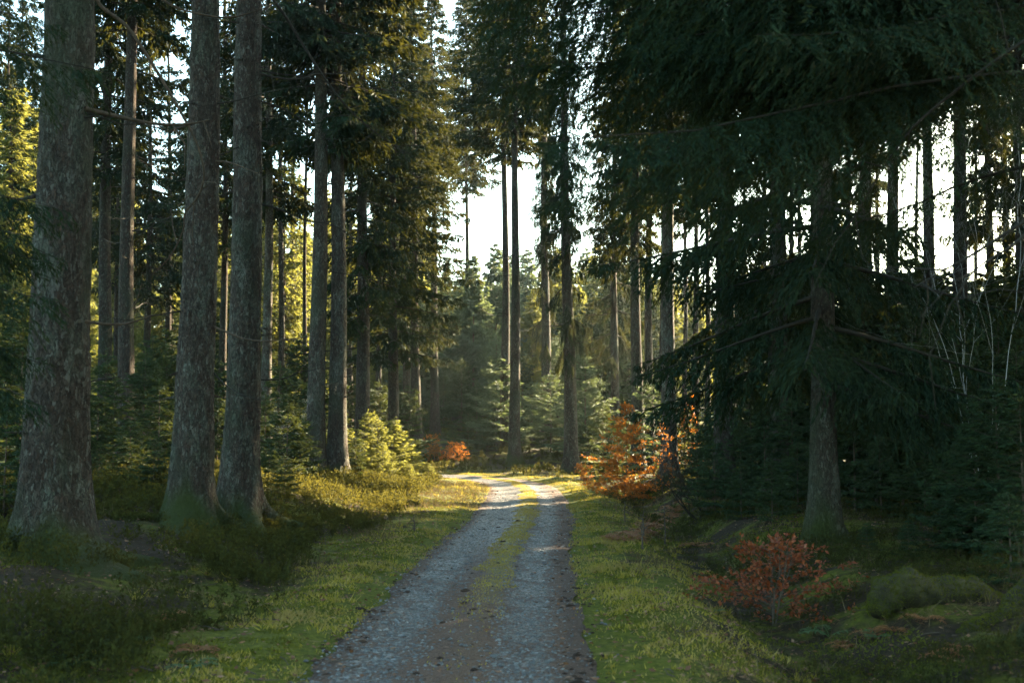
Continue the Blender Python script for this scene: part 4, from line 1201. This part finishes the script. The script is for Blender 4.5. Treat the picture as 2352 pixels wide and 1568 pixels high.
def kbs(x, y, s, r): return (np.abs(s) < HALF + .25)
stones(260, (-2.2, 2.0), (6.8, 30), kbs, 13, (.020, .3), 'larger_stones', 'larger loose stones along the track', 'stone', .6)

# twigs on the verge and track
r = np.random.default_rng(77); acc = Acc()
for k in range(420):
    x = r.uniform(-5, 5); y = 7 + 26 * r.uniform() ** 1.6; s = float(lateral(x, y)[0])
    if abs(s) < .7 and r.uniform() < .8: continue
    z = (float(road_z(np.array([x]), np.array([y]), np.array([s]))[0]) if abs(s) < HALF else T(x, y)) + .015
    a = r.uniform(0, TAU); L = r.uniform(.05, .28); d = np.array([math.cos(a), math.sin(a), r.normal() * .08]) * L
    p = np.array([x, y, z]); V, Fq = tube(np.stack([p, p + d * .5 + r.normal(size=3) * .012, p + d]), [.006, .005, .003], 4); acc.add(V, Fq)
kind(obj('fallen_twigs', acc.mesh('fallen_twigs'), M['twig']), 'stuff', 'small fallen twigs lying on the track and verges')

# ------------------------------------------------------------------ air
def haze(density):
    m, nt, out = newmat('haze_air')
    v = nt.nodes.new('ShaderNodeVolumePrincipled'); v.inputs['Density'].default_value = density
    v.inputs['Color'].default_value = (.74, .90, .92, 1); v.inputs['Anisotropy'].default_value = .45
    nt.links.new(v.outputs[0], out.inputs['Volume'])
    x0, x1, y0, y1, z0, z1 = -430, 430, -150, 612, -30, 60
    V = np.array([[x, y, z] for x in (x0, x1) for y in (y0, y1) for z in (z0, z1)], float)
    Q_ = np.array([[0, 1, 3, 2], [4, 6, 7, 5], [0, 4, 5, 1], [2, 3, 7, 6], [0, 2, 6, 4], [1, 5, 7, 3]])
    o = obj('haze', mesh_np('haze', V, Q_), m); kind(o, 'stuff', 'thin pale air of the wood')


HAZE = .00017
if HAZE: haze(HAZE)

# ------------------------------------------------------------------ light
SUN_EL, SUN_AZ = math.radians(21), math.radians(43)     # azimuth: clockwise from the view direction
w = bpy.data.worlds.new('World'); sc.world = w; w.use_nodes = True
nt = w.node_tree
sky = nt.nodes.new('ShaderNodeTexSky'); sky.sky_type = 'NISHITA'; sky.sun_disc = False
sky.sun_elevation = SUN_EL; sky.sun_rotation = SUN_AZ; sky.air_density = 1.0; sky.dust_density = 2.0; sky.ozone_density = 1.0
bgn = nt.nodes['Background']; bgn.inputs['Strength'].default_value = .08
nt.links.new(mixc(nt, sky.outputs[0], (.85, 1.0, .86), 1.0, 'MULTIPLY'), bgn.inputs['Color'])
sl = bpy.data.lights.new('sun', 'SUN'); sl.energy = 5.0; sl.angle = math.radians(.5); sl.color = (1.0, .82, .54)
so = bpy.data.objects.new('sun', sl); COL.objects.link(so)
dv = np.array([math.sin(SUN_AZ) * math.cos(SUN_EL), math.cos(SUN_AZ) * math.cos(SUN_EL), math.sin(SUN_EL)])
from mathutils import Vector
so.rotation_euler = Vector(tuple(-dv)).to_track_quat('-Z', 'Y').to_euler()
so.location = (20, 20, 40)

# ------------------------------------------------------------------ camera
cam = bpy.data.cameras.new('camera'); co = bpy.data.objects.new('camera', cam); COL.objects.link(co)
cam.sensor_width = 36; cam.lens = 36 * F / 2352; cam.clip_end = 2000; cam.clip_start = .05
co.location = (0, 0, CAM_H); co.rotation_euler = (math.pi / 2 + PITCH, 0, 0)
cam.dof.use_dof = True; cam.dof.focus_distance = 34; cam.dof.aperture_fstop = 2.6
sc.camera = co

sc.view_settings.view_transform = 'Standard'; sc.view_settings.look = 'None'
sc.view_settings.exposure = 3.65; sc.view_settings.gamma = 1.0
cy = sc.cycles
cy.max_bounces = 6; cy.diffuse_bounces = 4; cy.glossy_bounces = 2; cy.transmission_bounces = 4; cy.volume_bounces = 1; cy.transparent_max_bounces = 8
cy.use_denoising = True
